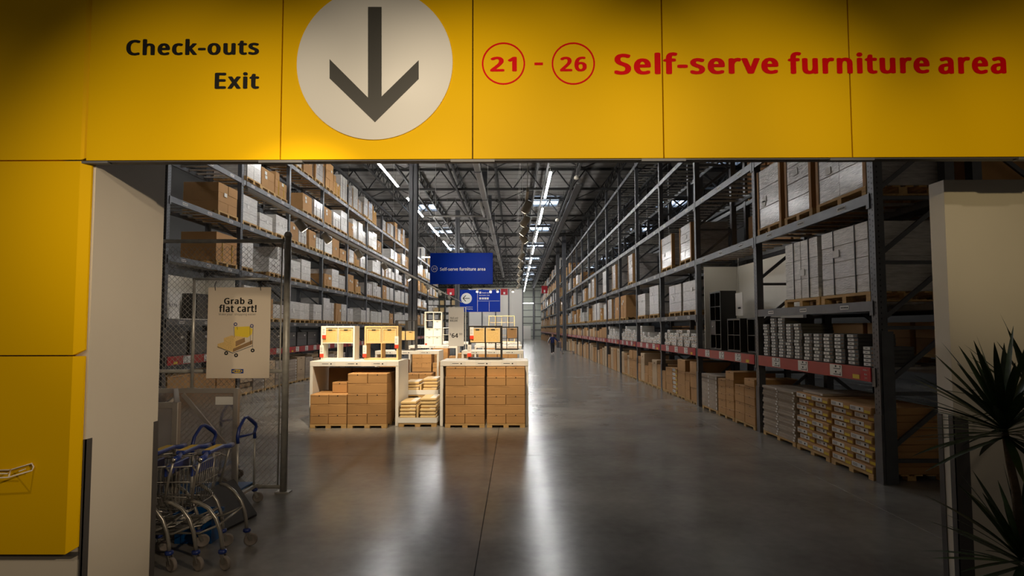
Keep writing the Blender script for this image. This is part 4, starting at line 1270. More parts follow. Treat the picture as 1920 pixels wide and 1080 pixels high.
# second bay: floor
floor_pallet((4.92, 14.38, 0.001), RZ, 1.12, 1.05, 'wooden pallet under light flat cartons at the far end of the second bay')
for i in range(8):
    for c in range(2):
        carton((4.91, 13.83 + 0.555 * c + 0.275, PHF + i * 0.104), RZ, 0.548, 0.95, 0.1025, 'flat', 'pale flat pack, %s layer, %s stack on the second bay floor' % (ordn(i), 'nearer' if c == 0 else 'further'), 'pale flat packs in the second bay')
cols = [(11.62, 12.14, [0.20, 0.20, 0.19, 0.19, 0.17]), (12.15, 12.68, [0.2, 0.2, 0.2, 0.17]), (12.73, 13.22, [0.17] * 6), (13.23, 13.72, [0.16] * 5)]
for gi, (a, b_) in enumerate(((11.62, 12.68), (12.73, 13.72))):
    floor_pallet((4.9, (a + b_) / 2, 0.001), RZ, b_ - a, 1.05, 'wooden pallet under brown cartons in the second bay, %s of two' % ('nearer' if gi == 0 else 'further'))
for ci, (a, b_, hs) in enumerate(cols):
    z = PHF
    for i, hh in enumerate(hs):
        carton((4.9 + 0.006 * (i % 2), (a + b_) / 2, z), RZ, b_ - a - 0.006, 0.95, hh - 0.0015, 'drawer', 'brown carton with round hand hole, %s layer, %s column of the second bay floor' % (ordn(i), ordn(ci)), 'hand-hole cartons in the second bay')
        z += hh

# third to fifth bays: stacks of plain and tall cartons on the floor, small cartons on the red shelf
q = random.Random(44)
for k in range(2, 5):
    y = RR.yk(k) + 0.16
    end = RR.yk(k + 1) - 0.03
    ci = 0
    while y < end - 0.4:
        w = q.uniform(0.42, 0.78)
        w = min(w, end - y)
        mode = q.choice(('plain', 'plain', 'light', 'labelled')) if k > 2 else ('plain' if ci != 3 else 'labelled')
        if mode == 'light':
            hs = [q.uniform(0.8, 1.05)]
        elif mode == 'labelled':
            hs = [0.13] * 6
        else:
            hs = [q.choice((0.25, 0.3, 0.36))] * q.choice((2, 3, 3))
        floor_pallet((4.93, y + w / 2, 0.001), RZ, w - 0.01, 1.05, 'wooden pallet under the %s stack on the floor of the %s bay, plant-side rack' % (ordn(ci), ordn(k)))
        z = PHF
        for i, hh in enumerate(hs):
            carton((4.92 + q.uniform(0, 0.02), y + w / 2, z), RZ, w - 0.012, 0.95, hh - 0.0015, mode, '%s, %s layer, %s stack, %s bay floor, plant-side rack' % (STYLE[mode].replace(' and yellow tape', ''), ordn(i), ordn(ci), ordn(k)), 'cartons on the floor of the plant-side rack')
            z += hh
        y += w + 0.02
        ci += 1
for k in range(2, 6):
    y = RR.yk(k) + 0.2
    end = RR.yk(k + 1) - 0.05
    ci = 0
    while y < end - 0.3:
        w = q.uniform(0.26, 0.34)
        n = q.choice((3, 4, 4, 5)) if k == 2 else q.choice((2, 3, 3, 4))
        hh = 0.098 if k == 2 else q.choice((0.1, 0.13, 0.16))
        for i in range(n):
            carton((4.95 + q.uniform(0, 0.05), y + w / 2 + q.uniform(-0.006, 0.006), 1.556 + i * hh), RZ, w - 0.02, 0.5, hh - 0.0015, 'white',
                   'small white-ended carton, %s up, %s pile, red shelf of the %s bay, plant-side rack' % (ordn(i), ordn(ci), ordn(k)), 'small cartons on the red shelf')
        y += w + q.choice((0.01, 0.01, 0.05))
        ci += 1
for k in range(5, 13):
    for lev, zb, hm in (('floor', 0.002, 1.15), ('red shelf', 1.556, 0.62)):
        if lev == 'red shelf' and k == 5:
            continue
        for e in range(4):
            y = RR.yk(k) + 0.2 + e * 0.88
            h = q.uniform(0.6, 1.0) * hm
            st = q.choice(('light', 'light', 'plain', 'drawer'))
            h = round(h, 1)
            carton((4.93 + q.uniform(0, 0.03), y + 0.41, zb), RZ, q.choice((0.7, 0.8)), 0.9, h, 'light' if st == 'light' else 'plain',
                   'tall %s carton, %s along the %s of the %s bay, plant-side rack' % ('light brown' if st == 'light' else 'plain brown', ordn(e), lev, ordn(k)), 'tall cartons further down the plant-side rack')

# ---- cartons low in the fence-side rack
LZR = math.pi / 2
q = random.Random(9)
for k in range(0, 4):
    for e in range(4 if k else 3):
        w = 0.8 if k else 1.1
        y = RL.yk(k) + 0.25 + e * (0.86 if k else 1.15)
        floor_pallet((-8.62, y + w / 2, 0.001), LZR, w, 1.05, 'wooden pallet, %s on the floor of the %s bay behind the fence' % (ordn(e), ordn(k)))
        if k == 0:
            st, n, hh = 'plain', 2, 0.42
        else:
            st = ('flat', 'labelled', 'flat', 'light')[(e + k) % 4]
            n, hh = {'flat': (8, 0.105), 'labelled': (6, 0.16), 'light': (2, 0.45)}[st]
        for i in range(n):
            o_ = 0.06 if (st == 'labelled' and i % 2) else 0.0
            carton((-8.62 - o_, y + w / 2, PHF + i * hh), LZR, w - 0.01, 0.95, hh - (0.0015 if st != 'labelled' else 0.03), st if st != 'labelled' else 'light',
                   '%s, %s layer, %s pallet, %s bay floor of the fence-side rack' % (STYLE[st].split(' with')[0], ordn(i), ordn(e), ordn(k)), 'cartons on the floor of the fence-side rack')
for k in range(0, 3):
    for e in range(3):
        y = RL.yk(k) + 0.75 + e * 1.15
        carton((-8.75, y, 1.426), LZR, 1.02, 0.85, 0.55 if k else 0.62, 'charcoal', 'charcoal carton on the red shelf, %s in the %s bay behind the fence' % (ordn(e), ordn(k)), 'dark cartons on the fence-side red shelf')
# ------------------------------------------------------------------ display tables
TZ = 1.40


def table(x0, x1, y0, label, depth=1.12, top=TZ, strips=3):
    t = thing('display_table', label, 'table', (x0, y0, 0), 0, 'white display tables')
    w = x1 - x0
    MB().cbox(0, w, 0, depth, top - 0.11, top, 0.004).build('table_top', 'table_white', t)
    for a in (0.0, w - 0.065):
        MB().cbox(a, a + 0.065, 0.005, depth, 0.002, top - 0.112, 0.004).build('side_panel', 'table_white', t)
    for k in range(strips):
        x = w * (0.2 + 0.29 * k)
        mb = MB()
        mb.box(x - 0.17, x + 0.17, -0.004, 0.0, top - 0.105, top - 0.01, 0)
        mb.box(x - 0.12, x + 0.02, -0.006, -0.003, top - 0.06, top - 0.05, 1)
        mb.box(x + 0.06, x + 0.09, -0.006, -0.003, top - 0.07, top - 0.045, 1)
        mb.build('label_strip', ['label', 'hole'], t)
    return t


def cube_shelf(x, y, z, cols, rows, mat, label, cell=0.335, depth=0.39, fr=0.038, group=None, rz=0.0, thin=0.016):
    """open cube shelf, front at y facing -y"""
    t = thing('cube_shelf', label, 'shelf', (x, y, z), rz, group)
    w, h = cols * cell + (cols - 1) * thin + 2 * fr, rows * cell + (rows - 1) * thin + 2 * fr
    for a in (0, w - fr):
        MB().cbox(a, a + fr, 0, depth, 0, h, 0.002).build('side_panel', mat, t)
    MB().cbox(fr, w - fr, 0, depth, h - fr, h, 0.002).build('top_panel', mat, t)
    MB().cbox(fr, w - fr, 0, depth, 0, fr, 0.002).build('bottom_panel', mat, t)
    for c in range(1, cols):
        a = fr + c * cell + (c - 1) * thin
        MB().box(a, a + thin, 0.003, depth, fr, h - fr).build('divider', mat, t)
    for r in range(1, rows):
        a = fr + r * cell + (r - 1) * thin
        for c in range(cols):
            b0 = fr + c * (cell + thin)
            MB().box(b0, b0 + cell, 0.003, depth, a, a + thin).build('shelf_board', mat, t)
    t['dim'] = (w, h, cell, fr, thin)
    return t


_bk = {}


def basket(sh, c, r, label, mat='basket'):
    w, h, cell, fr, thin = sh['dim']
    s_ = cell - 0.016
    k = (round(s_, 3), mat)
    if k not in _bk:
        a = MB()
        a.cbox(0, s_, 0.012, 0.34, 0, s_, 0.006)
        b_ = MB()
        e = 0.03
        b_.box(0, e, 0, 0.014, 0, s_)
        b_.box(s_ - e, s_, 0, 0.014, 0, s_)
        b_.box(e, s_ - e, 0, 0.014, 0, e)
        b_.box(e, s_ - e, 0, 0.014, s_ - e, s_)
        hdl = MB().box(s_ * 0.37, s_ * 0.63, -0.002, 0.014, s_ * 0.86, s_ * 0.93)
        _bk[k] = (a.mesh('body', mat), b_.mesh('rim', mat if mat != 'basket' else 'birch'), hdl.mesh('hand_hole', 'hole'))
    m1, m2, m3 = _bk[k]
    loc = Matrix.Rotation(sh.rotation_euler.z, 3, 'Z') @ Vector((fr + c * (cell + thin) + 0.008, 0.004, fr + r * (cell + thin) + 0.002)) + sh.location
    t = thing('storage_basket', label, 'basket', loc, sh.rotation_euler.z, 'storage baskets in the cube shelves')
    ob('body', m1, t)
    ob('rim', m2, t)
    ob('hand_hole', m3, t)
    return t


def price_tag(x, y, z, label, h=0.27):
    t = thing('price_tag', label, 'price tag', (x, y, z), 0, 'hanging red and white price tags')
    MB().box(0, 0.085, -0.004, 0, 0.08, h).build('paper', 'paper', t)
    MB().box(0, 0.085, -0.005, 0.001, 0, 0.08).build('red_end', 'tag_red', t)
    mb = MB()
    for k in range(4):
        mb.box(0.012, 0.06, -0.0055, -0.003, 0.12 + 0.03 * k, 0.127 + 0.03 * k)
    mb.build('print', 'dark_print', t)
    return t


def tx(px, d):
    return at_y(px, 620, d).x


def carton_group(px0, px1, d, layers, gname, lh=0.205, depth=0.85, pal=True, style='drawer', x=None):
    """layers from the floor: 2 = two cartons side by side, 1 = one wide; front at distance d"""
    x0, x1 = (tx(px0, d), tx(px1, d)) if x is None else x
    w = x1 - x0
    z = 0.001
    if pal:
        floor_pallet(((x0 + x1) / 2, d, 0.001), 0, w - 0.01, depth, 'wooden pallet under %s' % gname)
        z = PHF
    back = 0.0
    for i, n in enumerate(layers):
        if isinstance(n, tuple):
            n, back = n
        if n == 0:
            z += lh
            continue
        for c in range(n):
            wv = w / n
            carton((x0 + wv * (c + 0.5), d + back + 0.004 * ((i + c) % 2), z), 0, wv - 0.008, depth - back, lh - 0.0015, style if n > 1 else 'plain',
                   'brown carton, %s layer, %s, %s' % (ordn(i), ('fence side', 'aisle side', 'third')[c] if n > 1 else 'full width', gname), 'brown cartons under the display tables')
        z += lh


D1 = 12.18
table(tx(582, D1), tx(748, D1), D1, 'white display table with two cube shelves on it and brown cartons below')
table(tx(825.5, D1), tx(990.5, D1), D1, 'white display table beside the aisle with the black cube shelf on it')
carton_group(583.5, 652, 11.95, [2, 1, 2], 'low stack by the fence-side leg of the first table', 0.208, 0.9)
carton(((tx(626, 12.3) + tx(653, 12.3)) / 2, 12.25, PHF + 0.625), 0, 0.32, 0.6, 0.23, 'drawer', 'single brown carton on top of the low stack under the first table', 'brown cartons under the display tables')
carton_group(653, 727, 11.95, [2, 1, 2, 1, 2], 'tall stack under the first table', 0.213, 0.98)
for k in range(3):
    carton((-4.06 + k * 0.55, 12.98, 0.002), 0, 0.53, 0.26, 1.2, 'darkbrown', 'tall dark brown carton at the back of the first table, %s from the fence side' % ordn(k), 'tall cartons at the back of the first table')
carton_group(835, 909, 12.0, [2, 1, 2, 1, 2, (2, 0.08)], 'stack by the boards under the second table', 0.199, 1.1)
carton_group(912.5, 984.5, 12.0, [2, 1, 2, 1, 2, (2, 0.08)], 'aisle-side stack under the second table', 0.199, 1.1)

# trays of paper-wrapped boards between the tables
for (px0, px1, d, z0, nl, nm) in ((748, 820, 12.1, 0.001, 6, 'front tray'), (757, 822, 13.36, 0.001, 4, 'rear tray')):
    x0, x1 = tx(px0, d), tx(px1, d)
    if nm == 'rear tray':
        z0 = at_y(790, 740, d).z - LOWP
        t = thing('tray_stand', 'dark stand under the rear board tray between the tables', 'stand', (x0, d, 0))
        MB().box(0.03, x1 - x0 - 0.03, 0.03, 0.75, 0.001, z0 - 0.002).build('stand_box', 'card_dark', t)
        MB().box(0.0, x1 - x0, 0.0, 0.8, z0 - 0.03, z0 - 0.001).build('stand_top', 'card_dark', t)
    tag(ob('pallet', low_pallet(x1 - x0 - 0.02, 0.8), None, ((x0 + x1) / 2, d, z0), 0), 'wooden pallet under the %s of wrapped boards' % nm, 'pallet', 'wooden pallets on the floor')
    t = thing('board_tray', 'white cardboard %s of paper-wrapped boards between the two tables' % nm, 'tray', (x0, d - 0.01, z0 + LOWP + 0.001))
    w = x1 - x0
    MB().box(0, w, 0, 0.012, 0, 0.11).build('front_panel', 'table_white', t)
    MB().box(0, 0.012, 0.013, 0.8, 0, 0.11).build('side_panel', 'table_white', t)
    MB().box(w - 0.012, w, 0.013, 0.8, 0, 0.11).build('side_panel', 'table_white', t)
    MB().box(0.013, w - 0.013, 0.013, 0.8, 0, 0.008).build('tray_bottom', 'table_white', t)
    hh = 0.073
    q = random.Random(int(px0))
    for c in range(2):
        for i in range(nl + (1 if c else 0)):
            off = 0.0 if i < nl - 2 else 0.05
            bw = w * 0.41
            xx = x0 + 0.02 + c * (w * 0.52) + q.uniform(0, 0.02)
            lab = 'paper-wrapped board pack, %s up in the %s stack, %s' % (ordn(i), 'fence-side' if c == 0 else 'aisle-side', nm)
            b_ = thing('board_pack', lab, 'board pack', (xx, d + 0.012 + q.uniform(0.0, 0.015) + off, z0 + LOWP + 0.011 + i * hh), 0, 'paper-wrapped board packs')
            MB().cbox(0, bw, 0, 0.7, 0.012, hh - 0.006, 0.012).build('wrapping', 'birch', b_)
            MB().box(0.02, bw - 0.02, 0.014, 0.68, 0, 0.012).build('board', 'card_dark', b_)
            MB().box(bw * 0.62, bw * 0.98, 0.02, 0.69, hh - 0.0065, hh - 0.002).build('label', 'paper', b_)
    tag(MB().cbox(x0 + w * 0.466, x0 + w * 0.512, d + 0.02, d + 0.7, z0 + LOWP + 0.011, z0 + LOWP + 0.36 * nl / 6, 0.008).build('board_pack', 'birch'), 'paper-wrapped board pack standing upright in the middle of the %s' % nm, 'board pack', 'paper-wrapped board packs')

# units on the first two tables
ya = 12.62
A = cube_shelf(tx(602, ya), ya, TZ + 0.001, 2, 2, 'shelf_white', 'white cube shelf with two woven boxes on the first display table')
basket(A, 0, 1, 'woven storage box in the white cube shelf, fence-side cell')
basket(A, 1, 1, 'woven storage box in the white cube shelf, aisle-side cell')
B = cube_shelf(tx(683.5, ya), ya, TZ + 0.001, 2, 2, 'birch', 'birch cube shelf with two woven boxes on the first display table')
basket(B, 0, 1, 'woven storage box in the birch cube shelf, fence-side cell')
basket(B, 1, 1, 'woven storage box in the birch cube shelf, aisle-side cell')
K = cube_shelf(tx(878, ya), ya, TZ + 0.001, 2, 2, 'shelf_black', 'black cube shelf with two woven boxes on the aisle-side display table')
basket(K, 0, 1, 'woven storage box in the black cube shelf, fence-side cell')
basket(K, 1, 1, 'woven storage box in the black cube shelf, aisle-side cell')
for (px, py, d, nm) in ((599.5, 670, ya - 0.02, 'at the foot of the white cube shelf'), (680, 670, ya - 0.02, 'at the foot of the birch cube shelf'), (876.5, 669, ya - 0.02, 'at the foot of the black cube shelf'),
                        (604, 635, ya - 0.012, 'on the upper box of the white cube shelf'), (881, 636, ya - 0.012, 'on the upper box of the black cube shelf'), (740, 653, ya - 0.012, 'hanging in the birch cube shelf')):
    p = at_y(px, py, d)
    price_tag(p.x, p.y, max(p.z, TZ + 0.002), 'red and white price tag ' + nm)

# second and further rows of tables
rows = [(17.8, 'second'), (23.4, 'third'), (29.0, 'fourth')]
for (d, nm) in rows:
    table(-4.47, -2.44, d, 'white display table, fence side, %s row' % nm)
    table(-1.72, 0.24, d, 'white display table, aisle side, %s row' % nm)
    for gi, (xa, xb) in enumerate(((-4.3, -3.5), (-3.45, -2.65), (-1.55, -0.78), (-0.7, 0.07))):
        carton_group(0, 0, d - 0.12, [2, 1, 2, 1, 2][:5 if gi != 1 else 3], '%s stack under the %s row of tables' % (ordn(gi), nm), 0.2, 0.9, True, 'drawer', (xa, xb))
carton_group(0, 0, 17.3, [2, 1, 2, 2], 'stack between the second-row tables', 0.25, 0.9, True, 'drawer', (-2.37, -1.78))
carton_group(0, 0, 22.9, [2, 1, 2, 2], 'stack between the third-row tables', 0.25, 0.9, True, 'drawer', (-2.37, -1.78))
d = 18.05
U = cube_shelf(tx(741, d), d, TZ + 0.001, 2, 3, 'shelf_black', 'tall black open shelf on the second-row table by the dark column', cell=0.30, fr=0.02)
basket(U, 0, 1, 'woven storage box in the tall black open shelf, fence-side cell')
basket(U, 1, 1, 'woven storage box in the tall black open shelf, aisle-side cell')
d = 18.3
V = cube_shelf(tx(928, d), d, TZ + 0.001, 2, 2, 'shelf_black', 'second black cube shelf behind the first, on the second-row table')
basket(V, 1, 1, 'dark brown storage box in the second black cube shelf', 'card_dark')
d = 24.0
WS = cube_shelf(tx(796, d), d, TZ + 0.001, 2, 4, 'shelf_white', 'tall white cube shelf on the third-row table left of the price board'.replace('left of', 'beside'), cell=0.325)
for (c_, r_, nm_) in ((0, 0, 'lowest cell, fence side'), (1, 0, 'lowest cell, aisle side'), (0, 1, 'second cell up, fence side'), (1, 1, 'second cell up, aisle side'), (1, 2, 'third cell up, aisle side')):
    basket(WS, c_, r_, 'white insert with hand hole in the tall white cube shelf, %s' % nm_, 'shelf_white')
d = 24.1
WBX = thing('white_cabinet', 'small white cabinet on the aisle-side third-row table', 'cabinet', (tx(892, d), d, TZ + 0.001))
MB().cbox(0, 0.52, 0.02, 0.4, 0, 0.62, 0.004).build('body', 'shelf_white', WBX)
MB().cbox(0.01, 0.51, 0, 0.018, 0.32, 0.61, 0.003).build('door', 'shelf_white', WBX)
MB().cbox(0.01, 0.51, 0, 0.018, 0.01, 0.31, 0.003).build('door', 'shelf_white', WBX)
MB().box(0.08, 0.2, -0.004, 0.0, 0.42, 0.52).build('picture_label', 'hole', WBX)
d = 29.3
cube_shelf(tx(916, d), d, TZ + 0.001, 4, 4, 'birch', 'large birch cube shelf on the aisle-side table of the fourth row', cell=0.315, fr=0.03)
d = 29.4
cube_shelf(tx(862, d) - 0.9, d, TZ + 0.001, 2, 2, 'shelf_white', 'white cube shelf on the fourth-row table, fence side')
for (px, py, d, nm) in ((798, 640, 23.9, 'at the foot of the tall white cube shelf'), (902, 645, 22.9, 'hanging below the second black cube shelf')):
    pass
p = at_y(797, 641, 23.95)
price_tag(p.x, p.y, TZ + 0.002, 'red and white price tag at the foot of the tall white cube shelf')

# price board on a pole
d = 20.2
x0, x1 = tx(841, d), tx(870, d)
z0, z1 = at_y(850, 649, d).z, at_y(850, 577, d).z
t = thing('price_board', 'tall pale price board reading 64.99 on a thin pole among the display tables', 'sign', ((x0 + x1) / 2, d, 0))
MB().cbox(x0 - t.location.x, x1 - t.location.x, -0.012, 0.012, z0, z1, 0.004).build('board', 'paper', t)
mb = MB()
xp = tx(873, d) - t.location.x
mb.tube([(xp, 0.0, 0.012), (xp, 0.0, z1 + 0.02)], 0.016, 8)
mb.tube([(xp, 0, z1 + 0.02), (x0 - t.location.x, 0, z1 + 0.02)], 0.012, 8)
mb.build('pole', 'table_white', t)
MB().lathe([(0.2, 0.0), (0.2, 0.01), (0.03, 0.014)], (xp, 0, 0), 20).build('base', 'table_white', t)
yy = -0.0135
for (s_, a, b_, zt_, zb_, m_, bo) in (('Wall unit', 844, 859, 594, 598.5, 'dark_print', 0.01), ('KALLAX', 844, 858, 599.5, 603, 'letter_black', 0.02), ('64', 847, 859, 625, 633.5, 'letter_black', 0.03), ('$', 843.5, 846, 624.5, 629, 'letter_black', 0.01), ('99', 861, 866.5, 624.5, 628.5, 'letter_black', 0.0)):
    o = text_fit('lettering', s_, m_, tx(a, d) - t.location.x, tx(b_, d) - t.location.x, at_y(850, zb_, d).z, at_y(850, zt_, d).z, yy, t, bo)

# ------------------------------------------------------------------ hanging signs
def hang(t, x, y, z0, top=None, name='cable'):
    top = CZ - 0.01 - t.location.z
    MB().tube([(x, y, z0), (x, y, top)], 0.006, 5).build(name, 'galv', t)


d = 20.0
a, b_ = at_y(806, 533, d), at_y(924, 474, d)
t = thing('hanging_sign', 'blue hanging sign reading Self-serve furniture area', 'sign', ((a.x + b_.x) / 2, d, a.z))
w, h = b_.x - a.x, b_.z - a.z
MB().cbox(-w / 2, w / 2, 0, 0.06, 0, h, 0.006).build('panel', 'sign_blue', t)
for x in (-w * 0.42, w * 0.42):
    hang(t, x, 0.03, h, CZ - 1.25 - a.z)


def rel(px, py, d, t):
    p = at_y(px, py, d)
    return p.x - t.location.x, p.z - t.location.z


x0, z0 = rel(825, 507.8, d, t)
x1, z1 = rel(910, 501.2, d, t)
text_fit('lettering', 'Self-serve furniture area', 'sign_white', x0, x1, z0, z1, -0.004, t, 0.03, 1.0)
x0, z0 = rel(814.5, 504, d, t)


def ring(mb, cx, cz, r, w_, y0, y1, N=32, m=0):
    vs, fs = [], []
    for k in range(N):
        a = 2 * math.pi * k / N
        for rr, yy in ((r, y0), (r - w_, y0), (r - w_, y1), (r, y1)):
            vs.append((cx + rr * math.cos(a), yy, cz + rr * math.sin(a)))
    for k in range(N):
        j = (k + 1) % N
        for e in range(4):
            g_ = (e + 1) % 4
            fs.append((k * 4 + e, k * 4 + g_, j * 4 + g_, j * 4 + e))
    mb.add(vs, fs, m)


mb = MB()
ring(mb, x0, z0, 0.115, 0.016, -0.004, 0.0)
mb.build('ring', 'sign_white', t)
text_fit('lettering', '21', 'sign_white', x0 - 0.06, x0 + 0.06, z0 - 0.04, z0 + 0.04, -0.004, t, 0.02)

d = 47.0
a, b_ = at_y(864, 585, d), at_y(938, 543, d)
t = thing('hanging_sign', 'wide blue sign with a round white arrow disc behind the further dark column', 'sign', ((a.x + b_.x) / 2, d, a.z))
w, h = b_.x - a.x, b_.z - a.z
MB().cbox(-w / 2 - 0.35, w / 2, 0, 0.1, 0, h, 0.01).build('panel', 'sign_blue', t)
x0, z0 = rel(874.5, 559.5, d, t)
MB().lathe([(0.46, -0.012), (0.46, 0.0)], (x0, 0, z0), 40, axis='y', smooth=False).build('disc', 'sign_white', t)
mb = MB()
mb.bar((x0 - 0.27, -0.016, z0), (x0 + 0.28, -0.016, z0), 0.01, 0.05)
mb.bar((x0 - 0.29, -0.016, z0), (x0 - 0.04, -0.016, z0 + 0.25), 0.01, 0.06)
mb.bar((x0 - 0.29, -0.016, z0), (x0 - 0.04, -0.016, z0 - 0.25), 0.01, 0.06)
mb.build('arrow', 'letter_black', t)
mb = MB()
for (pa, pb, qa, qb) in ((895, 895.4, 546, 584), (917, 917.3, 566, 584), (895, 937, 564.2, 564.5)):
    x1, z1 = rel(pa, qb, d, t)
    x2, z2 = rel(pb, qa, d, t)
    mb.box(x1, x2 + 0.01, -0.006, 0, min(z1, z2), max(z1, z2) + 0.01)
mb.build('divider_line', 'sign_white', t)
for (s_, pa, pb, qa, qb) in (('Furniture', 874, 886, 574.6, 576.6), ('shopping', 874, 886, 578.2, 580.6), ('Food market', 904, 922, 547.6, 550.2), ('Restrooms | Exit', 898.5, 918, 552.6, 555.2)):
    x1, z1 = rel(pa, qb, d, t)
    x2, z2 = rel(pb, qa, d, t)
    text_fit('lettering', s_, 'sign_white', x1, x2, z1, z2, -0.006, t, 0.02)
for k, (pa, qa) in enumerate(((898.5, 546.5), (898.5, 557.5), (903.5, 557.5), (908, 557.5), (912.5, 557.5))):
    x1, z1 = rel(pa, qa + 4, d, t)
    MB().cbox(x1, x1 + 0.17, -0.008, 0, z1, z1 + 0.17, 0.002).build('pictogram', 'sign_white', t)
for x in (-w * 0.42, w * 0.42):
    hang(t, x, 0.05, h, CZ - 1.25 - a.z)

# red aisle banners
for i, (px0, px1, py0, py1, d, lab) in enumerate(((1015.5, 1026.5, 536, 550, 80, 'small red hanging banner high over the plant-side racking'), (802, 816, 541, 554, 62.8, 'red hanging banner beyond the display, first from the dark column'),
                                                  (838, 852, 541, 554, 60, 'red hanging banner beyond the display, second from the dark column'), (939, 952, 541, 553, 60, 'red hanging banner beside the wide blue arrow sign'))):
    a, b_ = at_y(px0, py1, d), at_y(px1, py0, d)
    t = thing('aisle_banner', lab, 'banner', ((a.x + b_.x) / 2, d, a.z), 0, 'red aisle banners')
    w, h = b_.x - a.x, b_.z - a.z
    MB().cbox(-w / 2, w / 2, 0, 0.05, 0, h, 0.005).build('banner_panel', 'sign_red', t)
    MB().box(-w * 0.13, w * 0.13, -0.006, 0, h * 0.12, h * 0.45).build('banner_mark', 'sign_white', t)
    hang(t, -w * 0.4, 0.025, h, CZ - 1.25 - a.z)
    hang(t, w * 0.4, 0.025, h, CZ - 1.25 - a.z)

# ------------------------------------------------------------------ far display partitions and shelving
t = thing('display_partition', 'tall white display partition far behind the blue signs', 'partition', (-3.4, 64, 0))
for k in range(4):
    MB().cbox(-2.0 + k * 1.55, -2.0 + k * 1.55 + 1.53, 0, 0.15, 0.002, 6.6, 0.01).build('panel', 'table_white', t)
for k, x in enumerate((-2.0, -0.45, 1.1, 2.6, 4.2)):
    MB().box(x - 0.06, x + 0.06, -0.06, -0.005, 0.002, 6.7).build('post', 'steel', t)
far_left = thing('box_shelving', 'tall shelving of small white and orange boxes beyond the third-row tables', 'shelving', (-7.6, 48, 0))
mb = MB()
for k in range(6):
    mb.box(0, 3.0, 0, 0.6, 1.6 + k * 0.62, 1.64 + k * 0.62)
for x in (0, 1.5, 3.0):
    mb.box(x - 0.03, x + 0.03, 0, 0.6, 0.002, 5.3)
mb.build('frame', 'shelf_black', far_left)
q = random.Random(3)
for k in range(5):
    for e in range(6):
        x = 0.1 + e * 0.5
        MB().cbox(x, x + 0.34, 0.02, 0.5, 1.645 + k * 0.62, 2.05 + k * 0.62, 0.01).build('display_box', q.choice(['paper', 'paper', 'birch']), far_left)

# white show walls inside the plant-side rack (second bay) and their furniture
t = thing('show_wall', 'white show walls lining the second bay of the plant-side rack', 'show wall', (4.93, 11.6, 1.56))
MB().box(1.0, 1.03, 0, 3.42, 0, 2.18).build('back_panel', 'table_white', t)
MB().box(0.12, 0.998, 3.39, 3.42, 0, 2.18).build('end_panel', 'table_white', t)
MB().box(0.1, 1.03, 3.42, 3.44, 2.18, 2.21).build('top_trim', 'steel', t)
s1 = cube_shelf(5.05, 14.60, 1.558, 2, 4, 'shelf_black', 'tall black cube shelf in the white show bay of the plant-side rack', rz=-math.pi / 2)
mb = MB()
s2 = cube_shelf(5.05, 13.42, 1.558, 2, 2, 'shelf_black', 'low black cube shelf standing in the middle of the white show bay', rz=-math.pi / 2)
s3 = cube_shelf(5.12, 12.45, 1.558, 2, 2, 'shelf_black', 'low black cube shelf by the post of the white show bay', rz=-math.pi / 2)
w_, h_, cell_, fr_, th_ = s1['dim']
dd = thing('shelf_insert', 'dark drawer insert low in the tall black cube shelf', 'drawer', (5.055, 14.60 - fr_ - 0.01, 1.558 + fr_ + cell_ + th_ + 0.004), -math.pi / 2)
MB().cbox(0, cell_ - 0.012, 0, 0.3, 0, cell_ - 0.01, 0.004).build('drawer_front', 'shelf_black', dd)
MB().lathe([(0.02, -0.02), (0.02, 0.0)], (cell_ * 0.48, 0, cell_ * 0.55), 8, axis='y').build('knob', 'galv', dd)
a, b_ = at_x(1380, 592, 5.35), at_x(1392, 548, 5.35)
t = thing('price_card', 'white hanging price card beside the black shelves of the show bay', 'price card', (5.35, (a.y + b_.y) / 2, a.z))
MB().box(-0.004, 0.004, -abs(a.y - b_.y) / 2, abs(a.y - b_.y) / 2, 0, b_.z - a.z).build('card', 'paper', t)
MB().box(-0.008, -0.004, -0.1, 0.06, 0.16, 0.2).build('print', 'hole', t)
MB().tube([(0, 0, b_.z - a.z), (0, 0, 3.80 - a.z)], 0.004, 5).build('hanger', 'galv', t)
t = thing('show_lamp', 'long lamp tube under the fourth beam in the white show bay', 'lamp', (5.045, 13.4, 3.895))
MB().cbox(-0.022, 0.022, -1.4, 1.4, 0.0, 0.035, 0.004).build('lamp_body', 'table_white', t)
MB().cbox(-0.016, 0.016, -1.35, 1.35, -0.025, -0.001, 0.004).build('tube', 'show_tube', t)

# white show walls inside the fence-side rack (first bay)
t = thing('show_wall', 'white show walls in the first bay behind the chain-link fence', 'show wall', (-8.6, 13.85, 2.36))
MB().box(-1.05, -1.02, 0, 3.4, 0, 1.25).build('back_panel', 'table_white', t)
MB().box(-1.02, -0.1, 3.37, 3.4, 0, 1.25).build('end_panel', 'table_white', t)
MB().box(-1.02, -0.02, 0, 3.36, 0, 0.02).build('floor_panel', 'table_white', t)
t = thing('show_cabinet', 'dark show cabinet on the white show bay behind the fence', 'cabinet', (-8.95, 15.6, 2.385))
MB().cbox(-0.4, 0, 0, 1.1, 0, 0.72, 0.004).build('body', 'shelf_black', t)
MB().cbox(0.001, 0.02, 0.02, 0.54, 0.02, 0.70, 0.003).build('door', 'shelf_black', t)
MB().cbox(0.001, 0.02, 0.56, 1.08, 0.02, 0.70, 0.003).build('door', 'shelf_black', t)
t = thing('price_card', 'white price card reading 179 in the show bay behind the fence', 'price card', (-8.75, 14.2, 2.385))
MB().box(-0.004, 0.004, -0.15, 0.3, 0, 0.62).build('card', 'paper', t)
o = text_fit('lettering', '$179', 'hole', -0.2, 0.12, 0.28, 0.37, -0.001, t, 0.01)
o.rotation_euler = (0, 0, math.pi / 2)
o.location = (0.006, 0.06, 0)
